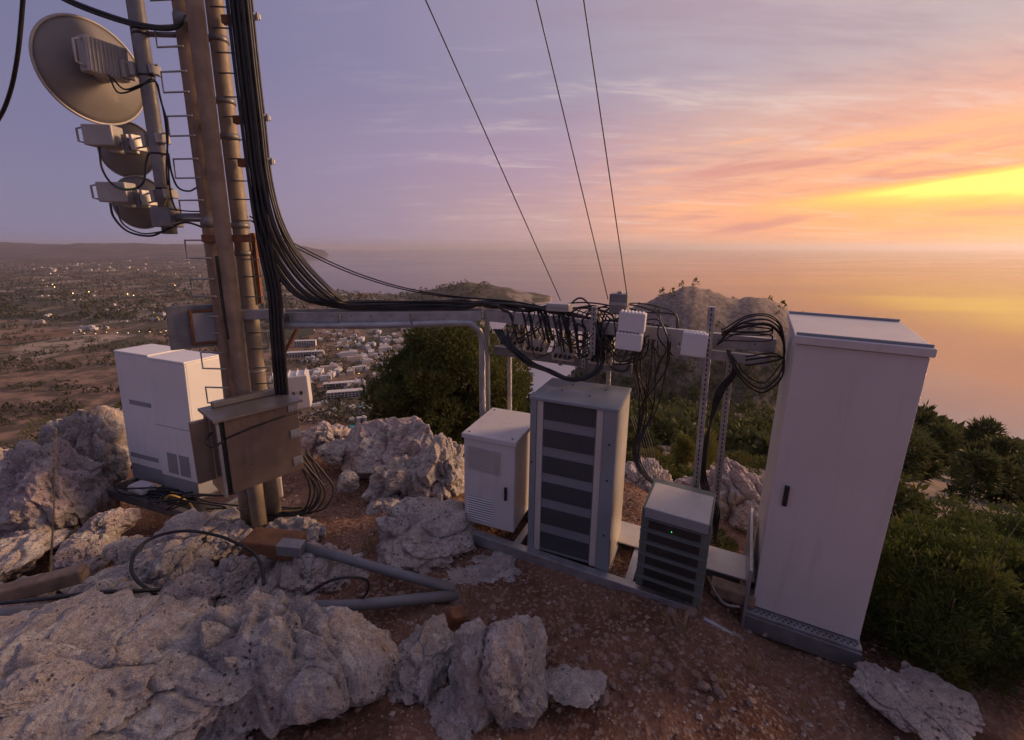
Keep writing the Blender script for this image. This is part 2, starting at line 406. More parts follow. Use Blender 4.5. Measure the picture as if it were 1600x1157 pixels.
def height(x, y):
    x = np.asarray(x, float).ravel(); y = np.asarray(y, float).ravel()
    r = np.hypot(x, y) + 1e-6; a = np.arctan2(x, y); re = np.interp(a, EDGE_AZ, EDGE_R)
    p3 = np.stack([x, y, np.zeros_like(x)], 1)
    # hilltop
    z0 = -.20 * sstep(x, 1.05, 1.6) - .12 * sstep(x, 2.0, 3.2) - .34 * sstep(-x, 2.2, 3.0) * sstep(y, 2.3, 3.3)
    z0 = z0 + .22 * sstep(-y, -2.3, -1.2) * sstep(-x, -.2, .7) - .16 * sstep(y, 3.1, 4.2) * sstep(-x, -.3, .6) - .10 * sstep(-x, .9, 1.8) * sstep(y, 2.2, 2.8)
    z0 = z0 + .035 * fbm(p3 * 1.6, 4, 5) + .012 * fbm(p3 * 9, 3, 9)
    d = np.maximum(r - re, 0)
    lr = np.log(r)
    # plain below, on the left
    dl = -.64 * d * sstep(d, -2, 3)
    plain = -226 + 2.5 * fbm(p3 / 260, 4, 21) + 18 * np.clip((y - 2500) / 9000, 0, 1) + 9 * sstep(-x / np.maximum(y, 1), .55, 1.2) * (1 + fbm(p3 / 400, 3, 23))
    k = 14.
    zl = np.log(np.exp(np.clip((dl - plain) / k, -30, 30)) + 1) * k + plain
    zl = np.where(dl - plain > 29 * k, dl, zl)
    bumpy = np.clip(r / 60, 0, 1)
    zl = zl + bumpy * 2.2 * fbm(p3 / 30, 4, 31) * sstep(zl, -222, -150)
    # far mountains
    tt_ = x / np.maximum(y, 1.)
    far = np.clip((y - 7000) / 6500, 0, 1)
    mt = sstep(y, 8200, 13500) * sstep(-tt_, .48, .66)
    zl = zl + mt * (290 + 95 * fbm(np.stack([tt_ * 7, y / 9000, 0 * x], 1), 4, 41) + 40 * sstep(-tt_, .55, 1.0))
    zl = zl + sstep(y, 4500, 9000) * (1 - mt) * sstep(-tt_, .56, .7) * 30 * (1 + fbm(p3 / 1500, 3, 43))
    t_ = x / np.maximum(y, .1)
    coast = np.interp(t_, T_K, Y_K) * (1 + .05 * vnoise(np.stack([t_ * 16, 0 * x, 0 * x], 1), 51))
    land = 1 - sstep(y, coast * .985, coast * 1.03)
    zl = zl * land + (-262) * (1 - land)
    # headland across the bay
    hx, hy = t_, y
    prof = np.interp(hx, [-.34, -.29, -.22, -.15, -.10, -.05, .0, .05, .082, .097], [0, 8, 34, 60, 78, 80, 68, 60, 52, -5])
    hl = prof * np.exp(-((hy - 2120) / 190.) ** 2) * (1 + .12 * fbm(p3 / 90, 4, 61))
    zl = np.maximum(zl, SEA - 12 + np.where(prof > 0, hl * 1.14, 0))
    # distant cape
    cp = np.interp(hx, [-.60, -.53, -.485, -.465, -.45, -.43, -.405, -.395], [0, 150, 215, 285, 300, 225, 160, -10])
    zl = np.maximum(zl, SEA - 10 + np.maximum(cp, 0) * np.exp(-((hy - 15500) / 1500.) ** 2))
    # wooded valley and rocky hill ahead, right
    zc = np.interp(lr, LR, PC)
    zc = zc + bumpy * (3.2 * fbm(p3 / 42, 5, 71) + 1.0 * ridged(p3 / 16, 3, 77) * sstep(zc, -90, -40))
    # wooded slope on the right
    sl = np.interp(np.degrees(a), [28, 34, 40, 48, 56, 75], [.35, .325, .315, .325, .322, .32])
    zr = -sl * r * (1 + .0 * r) - np.maximum(r - 215, 0) * .55
    zr = np.maximum(zr, -255) + bumpy * 2.0 * fbm(p3 / 36, 4, 81)
    ad = np.degrees(a)
    wc = sstep(ad, -7, 15); wr = sstep(ad, 30, 41)
    wr = np.where(ad > 130, 1 - sstep(ad, 130, 175), wr)
    zf = zl * (1 - wc) + zc * wc; zf = zf * (1 - wr) + zr * wr
    # the rocky hill ahead
    ct = np.interp(t_, HILL_T, HILL_Z); hb = np.exp(-np.abs((y - 335) / np.where(y < 335, 150, 150)) ** 2.0)
    hb = hb * (1 + .10 * fbm(p3 / 38, 4, 91) * (1 - hb) * 2)
    crag = 2.4 * ridged(p3 / 19, 4, 95) * hb - 1.2 * hb
    hill = -300 + (ct + 300 + crag) * hb
    inr = (t_ > -.1) & (t_ < 1.2) & (y > 60)
    zf = np.where(inr, np.maximum(zf, hill), zf)
    near = 1 - sstep(d, 0, 2.5)
    zf = np.where(ad > 0, zf + 0.2, zf)
    zn = z0 - .8 * d
    z = zn * near + zf * (1 - near)
    return z
def hz(x, y): return float(height([x], [y])[0])

azs = np.concatenate([np.linspace(-180, -68, 26)[:-1], np.linspace(-68, 68, 560), np.linspace(68, 180, 26)[1:]])
radii = np.concatenate([[.25], np.geomspace(.6, 26000, 430)])
AZ, RD = np.meshgrid(np.radians(azs), radii)
gx = (RD * np.sin(AZ)).ravel(); gy = (RD * np.cos(AZ)).ravel()
gv = np.stack([gx, gy, height(gx, gy)], 1)
na, nr = len(azs), len(radii)
ii, jj = np.meshgrid(np.arange(nr - 1), np.arange(na - 1), indexing='ij')
q0 = (ii * na + jj).ravel()
gf = np.stack([q0, q0 + 1, q0 + na + 1, q0 + na], 1)
gv = np.concatenate([gv, [[0, 0, gv[0, 2]]]])

def terrain_mat(near):
    m, t, p = newmat('soil' if near else 'terrain')
    ge = t.node('ShaderNodeNewGeometry'); g = ge.outputs['Position']; x, y, z = t.sep(g); nz = t.sep(ge.outputs['Normal'])[2]
    if near:
        # soil of the hilltop
        n = t.noise(g, 2.2, 6, .6); f1 = t.noise(g, 45., 5, .7); v = t.voro(g, 55., 'F1', 1)
        soil = t.mix(t.mr(n, .35, .65), (.115, .058, .037), (.22, .118, .075))
        soil = t.mix(t.m('MULTIPLY', t.mr(f1, .5, .7), .6), soil, (.27, .17, .12))
        soil = t.mix(t.m('MULTIPLY', t.mr(t.sep(v)[0], .72, .86), .6), soil, (.33, .25, .2))
        soil = t.mix(t.m('MULTIPLY', t.mr(t.noise(g, .9, 5, .6, .6), .48, .66), .6), soil, (.25, .155, .11)); soil = t.mix(t.m('MULTIPLY', t.mr(t.noise(g, 1.7, 6, .65), .56, .68), .7), soil, (.06, .034, .024))
        t.put(p.inputs['Base Color'], soil); p.inputs['Roughness'].default_value = .95; p.inputs['Specular IOR Level'].default_value = .15
        h = t.m('ADD', t.m('MULTIPLY', f1, .6), t.m('MULTIPLY', t.voro(g, 55., 'F1', 0), .5))
        t.put(p.inputs['Normal'], t.bump(h, .7, .02)); return m
    # slopes: rock showing between scrub
    a = t.noise(g, .06, 7, .62); b = t.noise(g, .3, 6, .62)
    hill = t.mix(t.mr(b, .4, .62), (.05, .05, .026), (.15, .115, .085))
    rockc = t.mix(t.mr(t.noise(g, .55, 6, .7), .38, .62), (.15, .12, .1), (.3, .25, .215))
    hill = t.mix(t.m('MULTIPLY', t.mr(t.noise(g, 2.6, 5, .7), .45, .6), .6), hill, (.045, .046, .024))
    hill = t.mix(t.m('MULTIPLY', t.mr(a, .5, .62), .6), hill, rockc)
    topm = t.mr(t.noise(g, .02, 5, .6), .0, .3, 0., 8.)
    hill = t.mix(t.mr(t.m('ADD', z, topm), -58, -44), hill, t.mix(t.mr(b, .42, .6), (.19, .15, .125), (.3, .245, .2)))
    # lowland: fields, orchards, dry ground
    fv = t.mapping(g, scale=(1., .55, 0.), rot=(0, 0, R(18)))
    wv = t.node('ShaderNodeTexNoise'); t.put(wv.inputs['Vector'], g); wv.inputs['Scale'].default_value = .006
    ad = t.node('ShaderNodeVectorMath', operation='MULTIPLY_ADD'); t.l.new(wv.outputs['Color'], ad.inputs[0]); ad.inputs[1].default_value = (130, 130, 0); t.l.new(fv, ad.inputs[2])
    cell = t.sep(t.voro(ad.outputs[0], .0085, 'F1', 1))
    fld = t.ramp(cell[0], [(0, (.2, .125, .08)), (.2, (.1, .085, .058)), (.36, (.06, .066, .045)), (.5, (.26, .18, .125)), (.62, (.085, .08, .055)), (.74, (.17, .14, .095)), (.86, (.33, .27, .21))], 'CONSTANT')
    fld = t.mix(t.m('MULTIPLY', t.mr(t.noise(g, .022, 7, .7), .48, .6), .85), fld, (.042, .046, .03))
    fld = t.mix(t.m('MULTIPLY', t.mr(t.noise(g, .055, 7, .75), .52, .62), .7), fld, (.15, .11, .08))
    edge = t.mr(t.voro(ad.outputs[0], .0085, 'DISTANCE_TO_EDGE'), .012, .03)
    fld = t.mix(t.m('MULTIPLY', t.m('SUBTRACT', 1., edge), .6), fld, (.25, .2, .165))
    bare = t.mix(t.mr(t.noise(g, .03, 8, .68), .4, .62), (.09, .07, .052), (.26, .175, .125))
    fl2 = t.mix(t.mr(t.m('ADD', y, t.m('MULTIPLY', t.noise(g, .004, 4), 500.)), 1050, 1250), bare, fld)
    fl2 = t.mix(t.mr(x, -330, -200), fl2, fld)
    mount = t.mix(t.mr(t.noise(g, .0016, 7, .65), .4, .6), (.06, .05, .042), (.15, .1, .08))
    c = t.mix(t.mr(z, -212, -185), fl2, hill)
    c = t.mix(t.mr(y, 5200, 8200), c, mount)
    beach = t.mr(z, -229.5, -232.5)
    c = t.mix(beach, c, (.34, .28, .23))
    t.put(p.inputs['Base Color'], c); p.inputs['Roughness'].default_value = .95; p.inputs['Specular IOR Level'].default_value = .15
    return m
M['soil'] = terrain_mat(True); M['terrain'] = terrain_mat(False)
tme = npmesh('terrain', gv, gf, True); tme.materials.append(M['terrain']); tme.materials.append(M['soil'])
fc = gv[gf].mean(1)
tme.polygons.foreach_set('material_index', (np.hypot(fc[:, 0], fc[:, 1]) < np.interp(np.arctan2(fc[:, 0], fc[:, 1]), EDGE_AZ, EDGE_R) + 7).astype(np.int32))
terrain = struct(link('terrain', tme, None))

def sea_mat():
    m, t, p = newmat('sea')
    g = t.node('ShaderNodeNewGeometry').outputs['Position']
    p.inputs['Base Color'].default_value = (.035, .04, .055, 1); p.inputs['Roughness'].default_value = .16
    p.inputs['IOR'].default_value = 3.0; p.inputs['Specular Tint'].default_value = (1, .93, .89, 1); p.inputs['Specular IOR Level'].default_value = 1.0  # peach light put into the reflection by tint; water itself has none
    a = t.noise(t.mapping(g, scale=(1, 1.6, 1)), .05, 5, .6); b = t.noise(t.mapping(g, scale=(.25, 1, 1), rot=(0, 0, R(-24))), .0022, 4, .55)
    t.put(p.inputs['Roughness'], t.mr(b, .4, .62, .07, .14))
    t.put(p.inputs['Normal'], t.bump(a, .10, 1.0)); return m
M['sea'] = sea_mat()
sa = np.linspace(0, 2 * np.pi, 161)[:-1]; sr = [0, 800, 2500, 8000, 25000, 62000]
sv = [(0, 0, SEA)] + [(r_ * math.sin(q), r_ * math.cos(q), SEA) for r_ in sr[1:] for q in sa]
sb = MB(); fs = [(0, 1 + (j + 1) % 160, 1 + j) for j in range(160)]
for k_ in range(len(sr) - 2):
    fs += [(1 + k_ * 160 + j, 1 + k_ * 160 + (j + 1) % 160, 1 + (k_ + 1) * 160 + (j + 1) % 160, 1 + (k_ + 1) * 160 + j) for j in range(160)]
sb.raw(sv, fs); struct(sb.build('sea', M['sea']))

# ------------------------------------------------------------------ cabinets
def disc(mb, c, r, ax='y', n=8):
    V = [(c[0] + r * math.cos(2 * math.pi * k / n), c[1], c[2] + r * math.sin(2 * math.pi * k / n)) if ax == 'y' else (c[0] + r * math.cos(2 * math.pi * k / n), c[1] + r * math.sin(2 * math.pi * k / n), c[2]) for k in range(n)]
    mb.raw(V, [tuple(range(n))]); return mb
def copies(proto, offs):
    """more pieces alike: same mesh, same parent, shifted"""
    for q in offs:
        c = proto.copy(); C.objects.link(c); c.parent = proto.parent; c.location = Vector(q)

def place(t, x, y, z, yaw, tu=0, tv=0):
    t.location = (x, y, z); t.rotation_euler = Euler((R(-tv), R(tu), R(yaw)), 'XYZ')

# tall cabinet
W_, D_, H_ = .529, .60, 1.706
A = thing('equipment_cabinet', 'tall pale grey equipment cabinet at the right end of the row', 'cabinet')
place(A, 1.461, 2.383, -.043, -27.2, 1.5, -3.6)
MB().b2((.004, .022, 0), (W_ - .004, D_, H_ - .03), .004).build('body', M['cab_light'], A)
dr = MB().b2((0, 0, .012), (W_, .02, H_ - .042), .004).build('door', M['cab_light'], A)
hd = MB().box((.07, -.008, .80), (.024, .016, .125), .004).build('handle', M['black'], dr)
MB().box((.07, -.018, .835), (.018, .01, .05), .003).build('latch', M['black'], hd) if False else None
MB().box((.07, -.0185, .842), (.017, .006, .034), .002).build('lock_cover', M['black'], dr)
lid = MB().b2((-.012, -.022, H_ - .036), (W_ + .012, D_ + .01, H_ + .006), .004).build('lid', M['cab_light'], A)
fl = MB().b2((-.006, .0, H_ + .006), (W_ + .006, .012, H_ + .02), .003).build('lid_flange', M['cab_grey'], lid)
copies(fl, [(0, D_ - .02, 0)])
pl = MB().b2((-.03, -.045, -.018), (W_ + .01, D_, 0), .002).build('plinth', M['galv'], A)
MB().b2((-.03, -.062, -.125), (W_ + .01, -.0455, -.0185), .002).build('plinth_front', M['galv_dark'], A)
MB().b2((-.048, -.062, -.125), (-.0305, D_, .30), .002).build('plinth_side', M['galv'], A)
MB().b2((-.03, D_ - .03, -.13), (W_, D_ - .004, -.0185), .002).build('plinth_back', M['galv_dark'], A)
ho = disc(MB(), (.02, -.034, .0008), .0065, 'z').build('hole', M['black'], pl)
copies(ho, [(k * .0285, 0, 0) for k in range(1, 18)] + [(k * .0285 + .014, .018, 0) for k in range(18)])

# mesh-front cabinet
W_, D_, H_ = .56, .43, 1.105
Bc = thing('equipment_cabinet', 'blue-grey cabinet with six dark mesh panels down its front', 'cabinet')
place(Bc, .112, 2.812, .062, -23.5, .8, 0)
MB().b2((.01, .012, .0), (W_ - .012, D_, H_ - .025), .004).build('body', M['cab_panel'], Bc)
MB().b2((W_ - .0115, .03, 0), (W_, D_ - .002, H_ - .026), .003).build('side_panel', M['cab_pale'], Bc)
for lo, hi, mt in ((0, .042, 'cab_grey'), (W_ - .085, W_, 'cab_grey')):
    MB().b2((lo, -.02, -.008), (hi, .03, H_ - .025), .006).build('corner_post', M[mt], Bc)
for lo, hi in ((.043, .085), (W_ - .128, W_ - .086)):
    MB().b2((lo, -.008, -.006), (hi, .0115, H_ - .026), .003).build('stile', M['cab_pale'], Bc)
top_ = MB().b2((-.006, -.026, H_ - .0245), (W_ + .006, D_ + .008, H_), .005).build('top_plate', M['cab_grey'], Bc)
bt = MB().box((.15, .18, H_ + .003), (.018, .018, .006), .001).build('bolt', M['galv_dark'], top_)
copies(bt, [(.2, -.04, 0), (.27, .12, 0), (.03, .16, 0)])
fp = MB().b2((.0855, 0, 0), (W_ - .1285, .0115, H_ - .03), .002).build('front_panel', M['cab_panel'], Bc)
gr = MB().box((0, 0, 0), (W_ - .228, .006, .118)).build('mesh_panel', M['grille'], Bc)
gr.location = (W_ / 2 - .0215, -.0045, .085)
for k in range(1, 6):
    c = gr.copy(); C.objects.link(c); c.parent = Bc; c.location = (W_ / 2 - .0215, -.0045, .085 + k * .186)
bh = MB().tube([(W_ - .04, -.0205, .25), (W_ - .04, -.026, .25)], .006, 6).build('lock', M['black'], Bc)
copies(bh, [(0, 0, .38), (0, 0, .62), (-(W_ - .06), 0, .4)])

# small cabinet
W_, D_, H_ = .385, .52, .70
Cc = thing('equipment_cabinet', 'small white cabinet with louvred door at the left end of the row', 'cabinet')
place(Cc, -.350, 3.012, .126, -21.2, 1.2, -.5)
MB().b2((.003, .02, 0), (W_ - .003, D_, H_ - .03), .003).build('body', M['cab_light'], Cc)
dr = MB().b2((0, 0, .006), (W_, .019, H_ - .036), .004).build('door', M['cab_light'], Cc)
lid = MB().b2((-.012, -.014, H_ - .034), (W_ + .012, D_ + .012, H_), .004).build('lid', M['cab_light'], Cc)
bt = MB().box((.03, .03, H_ + .003), (.014, .014, .006), .002).build('bolt', M['galv_dark'], lid)
copies(bt, [(W_ - .06, 0, 0), (0, D_ - .07, 0), (W_ - .06, D_ - .07, 0)])
MB().box((W_ - .06, -.008, .30), (.02, .016, .10), .004).build('handle', M['black'], dr)
lv = MB()
for i in range(8):
    for j in range(15):
        lv.box((.03 + j * .0175, -.001, .60 - i * .022 - j * .0006), (.005, .02, .017), 0, Euler((0, R(38), 0)).to_matrix())
stuff(lv.build('vent_slots', M['cab_pale'], dr))
lo = MB().box((0, 0, 0), (.20, .016, .007), .002, Euler((R(-35), 0, 0)).to_matrix()).build('louvre', M['cab_white'], dr); lo.location = (.125, -.002, .045)
copies(lo, [(.125, -.002, .045 + k * .0185) for k in range(1, 10)])
MB().b2((.03, -.0015, .036), (.22, .001, .222)).build('louvre_shade', M['cab_skirt'], dr)  # dark sheet that stands for the shade between the louvres
hg = MB().box((-.004, .006, .12), (.008, .014, .03), .002).build('hinge', M['black'], Cc)
copies(hg, [(0, 0, .40)])

# stack of dark battery modules
W_, D_ = .375, .385
Dc = thing('battery_stack', 'dark green stack of slatted battery modules with pale top plate', 'battery stack')
place(Dc, .752, 2.425, .075, -27.6, 1.7, -1.)
for k in range(6):
    z0 = .002 + k * .0805
    md = MB().b2((0, .004, z0), (W_, D_, z0 + .0795), .006).build('battery_module', M['dark_green'], Dc)
    MB().b2((.045, -.003, z0 + .012), (W_ - .045, .0035, z0 + .062), .002).build('front_grille', M['dark_unit'], md)
    MB().b2((.0, -.008, z0 + .066), (W_, .0036, z0 + .074), .002).build('ledge', M['dark_green'], md)
    if k == 5:
        MB().box((.175, -.0042, z0 + .03), (.003, .002, .003)).build('indicator_light', M['led'], md)
MB().b2((.0, .002, .486), (W_, D_, .535), .006).build('upper_housing', M['dark_green'], Dc)
MB().b2((.018, -.004, .5355), (W_ - .012, D_ - .08, .548), .003).build('top_plate', M['cab_pale'], Dc)
MB().b2((.018, -.01, .485), (W_ - .012, -.0045, .547), .002).build('front_flap', M['cab_grey'], Dc)

# steel base frame under the row
dirx = Vector((math.cos(R(-24)), math.sin(R(-24)), 0)); diry = Vector((math.sin(R(24)), math.cos(R(24)), 0))
Bf = thing('base_frame', 'galvanised steel base frame carrying the cabinet row', 'frame')
place(Bf, -.385, 3.000, .02, -25.2, 1.9)
L_ = 1.62
MB().b2((-.01, -.03, -.01), (L_, .03, .068), .003).build('front_channel', M['galv'], Bf)
MB().b2((.02, .42, -.02), (L_ + .25, .48, .066), .003).build('rear_channel', M['galv'], Bf)
for xx in (.0, .42, 1.04, 1.20):
    MB().b2((xx, .0305, .0), (xx + .05, .4195, .064), .002).build('cross_member', M['galv'], Bf)
pt = MB().b2((1.05, .36, .0665), (2.0, .62, .078), .003).build('deck_plate', M['cab_pale'], Bf)
MB().b2((L_ - .16, -.05, -.055), (L_ + .03, .02, -.0105), .002).build('foot_block', M['galv_dark'], Bf)
MB().b2((.1, -.02, -.07), (.26, .06, -.0105), .002).build('foot_block', M['galv_dark'], Bf)
tag(MB().tube([atZ(1098, 966, .0), atZ(1160, 1000, -.10)], .014, 6).build('conduit', M['galv']), 'thin pale conduit on the soil leading to the tall cabinet', 'conduit')

# twin cabinets behind the mast
W_, D_, H_ = .455, .33, 1.286
def tall_twin(label, x0):
    t = thing('equipment_cabinet', label, 'cabinet'); p_ = Vector((-3.74, 4.115, -.12)) + Vector((math.cos(R(-19.3)), math.sin(R(-19.3)), 0)) * x0
    place(t, p_.x, p_.y, p_.z, -19.3, 1.6, .7)
    MB().b2((0, .016, .16), (W_, D_, H_ - .02), .006).build('body', M['cab_white'], t)
    MB().b2((-.002, .0, .162), (W_ + .002, .0155, H_ - .022), .005).build('door', M['cab_white'], t)
    MB().b2((-.004, -.004, H_ - .0195), (W_ + .004, D_ + .004, H_), .004).build('lid', M['cab_white'], t)
    MB().b2((.004, .004, 0), (W_ - .004, D_ - .004, .1595), .004).build('skirt', M['cab_skirt'], t)
    return t
E1 = tall_twin('left one of the twin white cabinets, with two grey slots, behind the mast', 0)
E2 = tall_twin('right one of the twin white cabinets, with two square vents, behind the mast', .487)
E2.location += Vector((.008, -.045, -.015))
for zz in (.78, .235):
    MB().b2((.12 if zz > .5 else .03, -.004, zz), (W_ - .04, -.0005, zz + .045), .002).build('grey_slot', M['cab_skirt'], E1)
for xx in (.10, .255):
    MB().b2((xx, -.004, .20), (xx + .125, -.0005, .40), .002).build('vent', M['cab_skirt'], E2)
MB().b2((.0, -.0025, .655), (W_, -.0005, .66)).build('seam', M['cab_skirt'], E2)
Pf = thing('platform', 'dark steel platform frame on short legs under the twin cabinets', 'platform')
place(Pf, -3.86, 3.93, -.25, -19.3, 1.6)
MB().b2((0, 0, .03), (1.3, .05, .115), .003).build('front_beam', M['galv_dark'], Pf)
MB().b2((0, .62, .03), (1.3, .67, .115), .003).build('rear_beam', M['galv_dark'], Pf)
for xx in (0, .42, .84, 1.25): MB().b2((xx, .0505, .035), (xx + .05, .6195, .11), .002).build('cross_beam', M['galv_dark'], Pf)
for xx in (.12, 1.1):
    for yy in (.025, .645): MB().tube([(xx, yy, .03), (xx, yy, -.3)], .018, 6).build('leg', M['rust'], Pf)
MB().b2((.02, .052, .098), (1.24, .19, .112), .002).build('deck_strip', M['dark_unit'], Pf)
jb = thing('junction_box', 'small white junction box lying on the platform before the twin cabinets', 'junction box')
place(jb, -3.58, 3.86, -.125, -22)
MB().b2((0, 0, 0), (.22, .13, .05), .01).build('body', M['white_paint'], jb); MB().b2((.008, .008, .0505), (.212, .122, .062), .006).build('lid', M['white_paint'], jb)
for k in range(9):
    a = Vector((-3.75 + .1 * k + rng.uniform(-.03, .03), 3.95 - .035 * k + rng.uniform(-.03, .03), -.11))
    pts = [a] + [a + Vector((rng.uniform(.05, .3) * j, rng.uniform(-.10, .10) - .06 * j, rng.uniform(-.01, .07))) for j in (1, 2, 3)]
    cable('cable', pts, .008, M['cable'], 'short black cable tangled on the platform before the twin cabinets', group='cables tangled on the platform')
cable('cable', [(-3.0, 3.6, -.1), (-2.75, 3.55, 0.02), (-2.4, 3.45, .08), (-2.15, 3.35, .2), (-2.06, 3.3, .3)], .011, M['cable'], 'black cable rising from the platform to the steel box')
cable('cable', [(-3.1, 3.68, -.1), (-2.95, 3.58, .0), (-2.85, 3.62, -.08), (-2.7, 3.5, -.1)], .009, M['cable_yellow'], 'yellow cable end on the platform beside the twin cabinets')

# ------------------------------------------------------------------ mast
MP = [(-2.075, 3.215, .048), (-1.93, 3.12, .050), (-1.905, 3.285, .053)]
Ma = thing('mast', 'rusty three-legged steel mast with climbing rungs left of centre', 'mast', (-1.98, 3.2, 0))
o_ = Vector((1.98, -3.2, 0))
def mloc(p): return Vector(p) + o_
TOPZ = 5.2
for (x, y, r), mt in zip(MP, ('pole_rust', 'pole_rust', 'pole_tan')):
    MB().tube([mloc((x, y, z)) for z in np.linspace(-.25, TOPZ, 12)], r, 20).build('pole', M[mt], Ma)
MB().tube([mloc((MP[1][0], MP[1][1], z)) for z in (-.2, .3, .49)], .0525, 20).build('sleeve', M['pole_tan'], Ma)
MB().tube([mloc((MP[2][0], MP[2][1], z)) for z in (-.2, .9)], .0545, 20).build('sleeve', M['pole_tan'], Ma)
for z in np.arange(.98, 5.0, .262):          # rungs on the left leg
    x, y, r = MP[0]; b = Vector((x, y, z)); e = Vector((-.165, .02, 0)); h = Vector((0, 0, .12)); s_ = Vector((.012, -r, 0))
    MB().tube([mloc(b + s_ + h), mloc(b + e + h - Vector((0, .05, 0))), mloc(b + e - Vector((0, .05, 0))), mloc(b + s_)], .0065, 6).build('rung', M['galv'], Ma)
for z in np.arange(.85, 5.0, .262):          # rungs on the rear leg
    x, y, r = MP[2]; b = Vector((x, y, z)); e = Vector((.125, 0, 0)); h = Vector((0, 0, .12)); s_ = Vector((.0, -r, 0))
    MB().tube([mloc(b + s_ + h), mloc(b + e + h - Vector((0, .04, 0))), mloc(b + e - Vector((0, .04, 0))), mloc(b + s_)], .0055, 6).build('rung', M['galv_dark'], Ma)
def band(c, r, z, w=.035, mt='galv_dark'):
    return MB().tube([mloc((c[0], c[1], z - w / 2)), mloc((c[0], c[1], z + w / 2))], r + .006, 18).build('clamp_band', M[mt], Ma)
for z in (3.42, 3.05, 2.83, 2.25, 2.06, 1.62): band(MP[2], MP[2][2], z)
for z in (3.5, 2.27): band(MP[0], MP[0][2], z, .07)
for z in (.40, .26, .12): band(MP[0], MP[0][2], z, .012)
for z in (.62, .92, 1.05, 1.2): band(MP[2], MP[2][2], z, .012, 'galv')
MB().box(mloc((-1.93, 3.17, 2.16)), (.34, .05, .05), .004).build('cross_bar', M['rust'], Ma)
MB().box(mloc((-1.83, 3.3, 1.95)), (.03, .03, .5), .003).build('rust_strip', M['rust'], Ma)
MB().box(mloc((-1.80, 3.24, 1.63)), (.30, .05, .07), .004, Euler((0, 0, R(12))).to_matrix()).build('arm', M['galv'], Ma)
# cable clamps with slotted bars
for z in (3.52, 2.93, 2.66):
    cx = -1.665
    cb = MB().box(mloc((cx, 3.215, z)), (.16, .018, .03), .003).build('cable_clamp', M['galv'], Ma)
    MB().box(mloc((cx - .125, 3.24, z - .004)), (.10, .04, .05), .004).build('clamp_arm', M['rust'], Ma)
    tb = MB().box(mloc((cx - .066, 3.203, z)), (.014, .012, .045), .002).build('clamp_tooth', M['odu'], Ma)
    for k in range(1, 6):
        c = tb.copy(); C.objects.link(c); c.parent = Ma; c.location = (k * .0265, 0, 0)

# antenna pole and dishes
AX, AY = -2.345, 3.20
Ap = thing('antenna_pole', 'short grey antenna pole bracketed to the mast, carrying three dishes', 'pole', (AX, AY, 2.2))
MB().tube([(0, 0, z) for z in np.linspace(-.01, 2.6, 8)], .044, 20).build('pole', M['pole_grey'], Ap)
MB().tube([(-.06, .07, 1.08), (-.06, .07, 2.6)], .045, 16).build('stub_pole', M['pole_grey'], Ap)
MB().tube([(.0, 0, .10), (.26, .015, .10)], .03, 10).build('bracket_arm', M['galv_dark'], Ap)
MB().tube([(.0, 0, 1.22), (.26, .015, 1.22)], .016, 10).build('bracket_arm', M['galv_dark'], Ap)
MB().box((0, -.005, .10), (.13, .13, .13), .008).build('bracket', M['galv_dark'], Ap)
for z in (1.235, .97, .50, .28, 1.21): MB().tube([(0, 0, z), (0, 0, z + .012)], .0465, 16).build('strap', M['cable'], Ap)

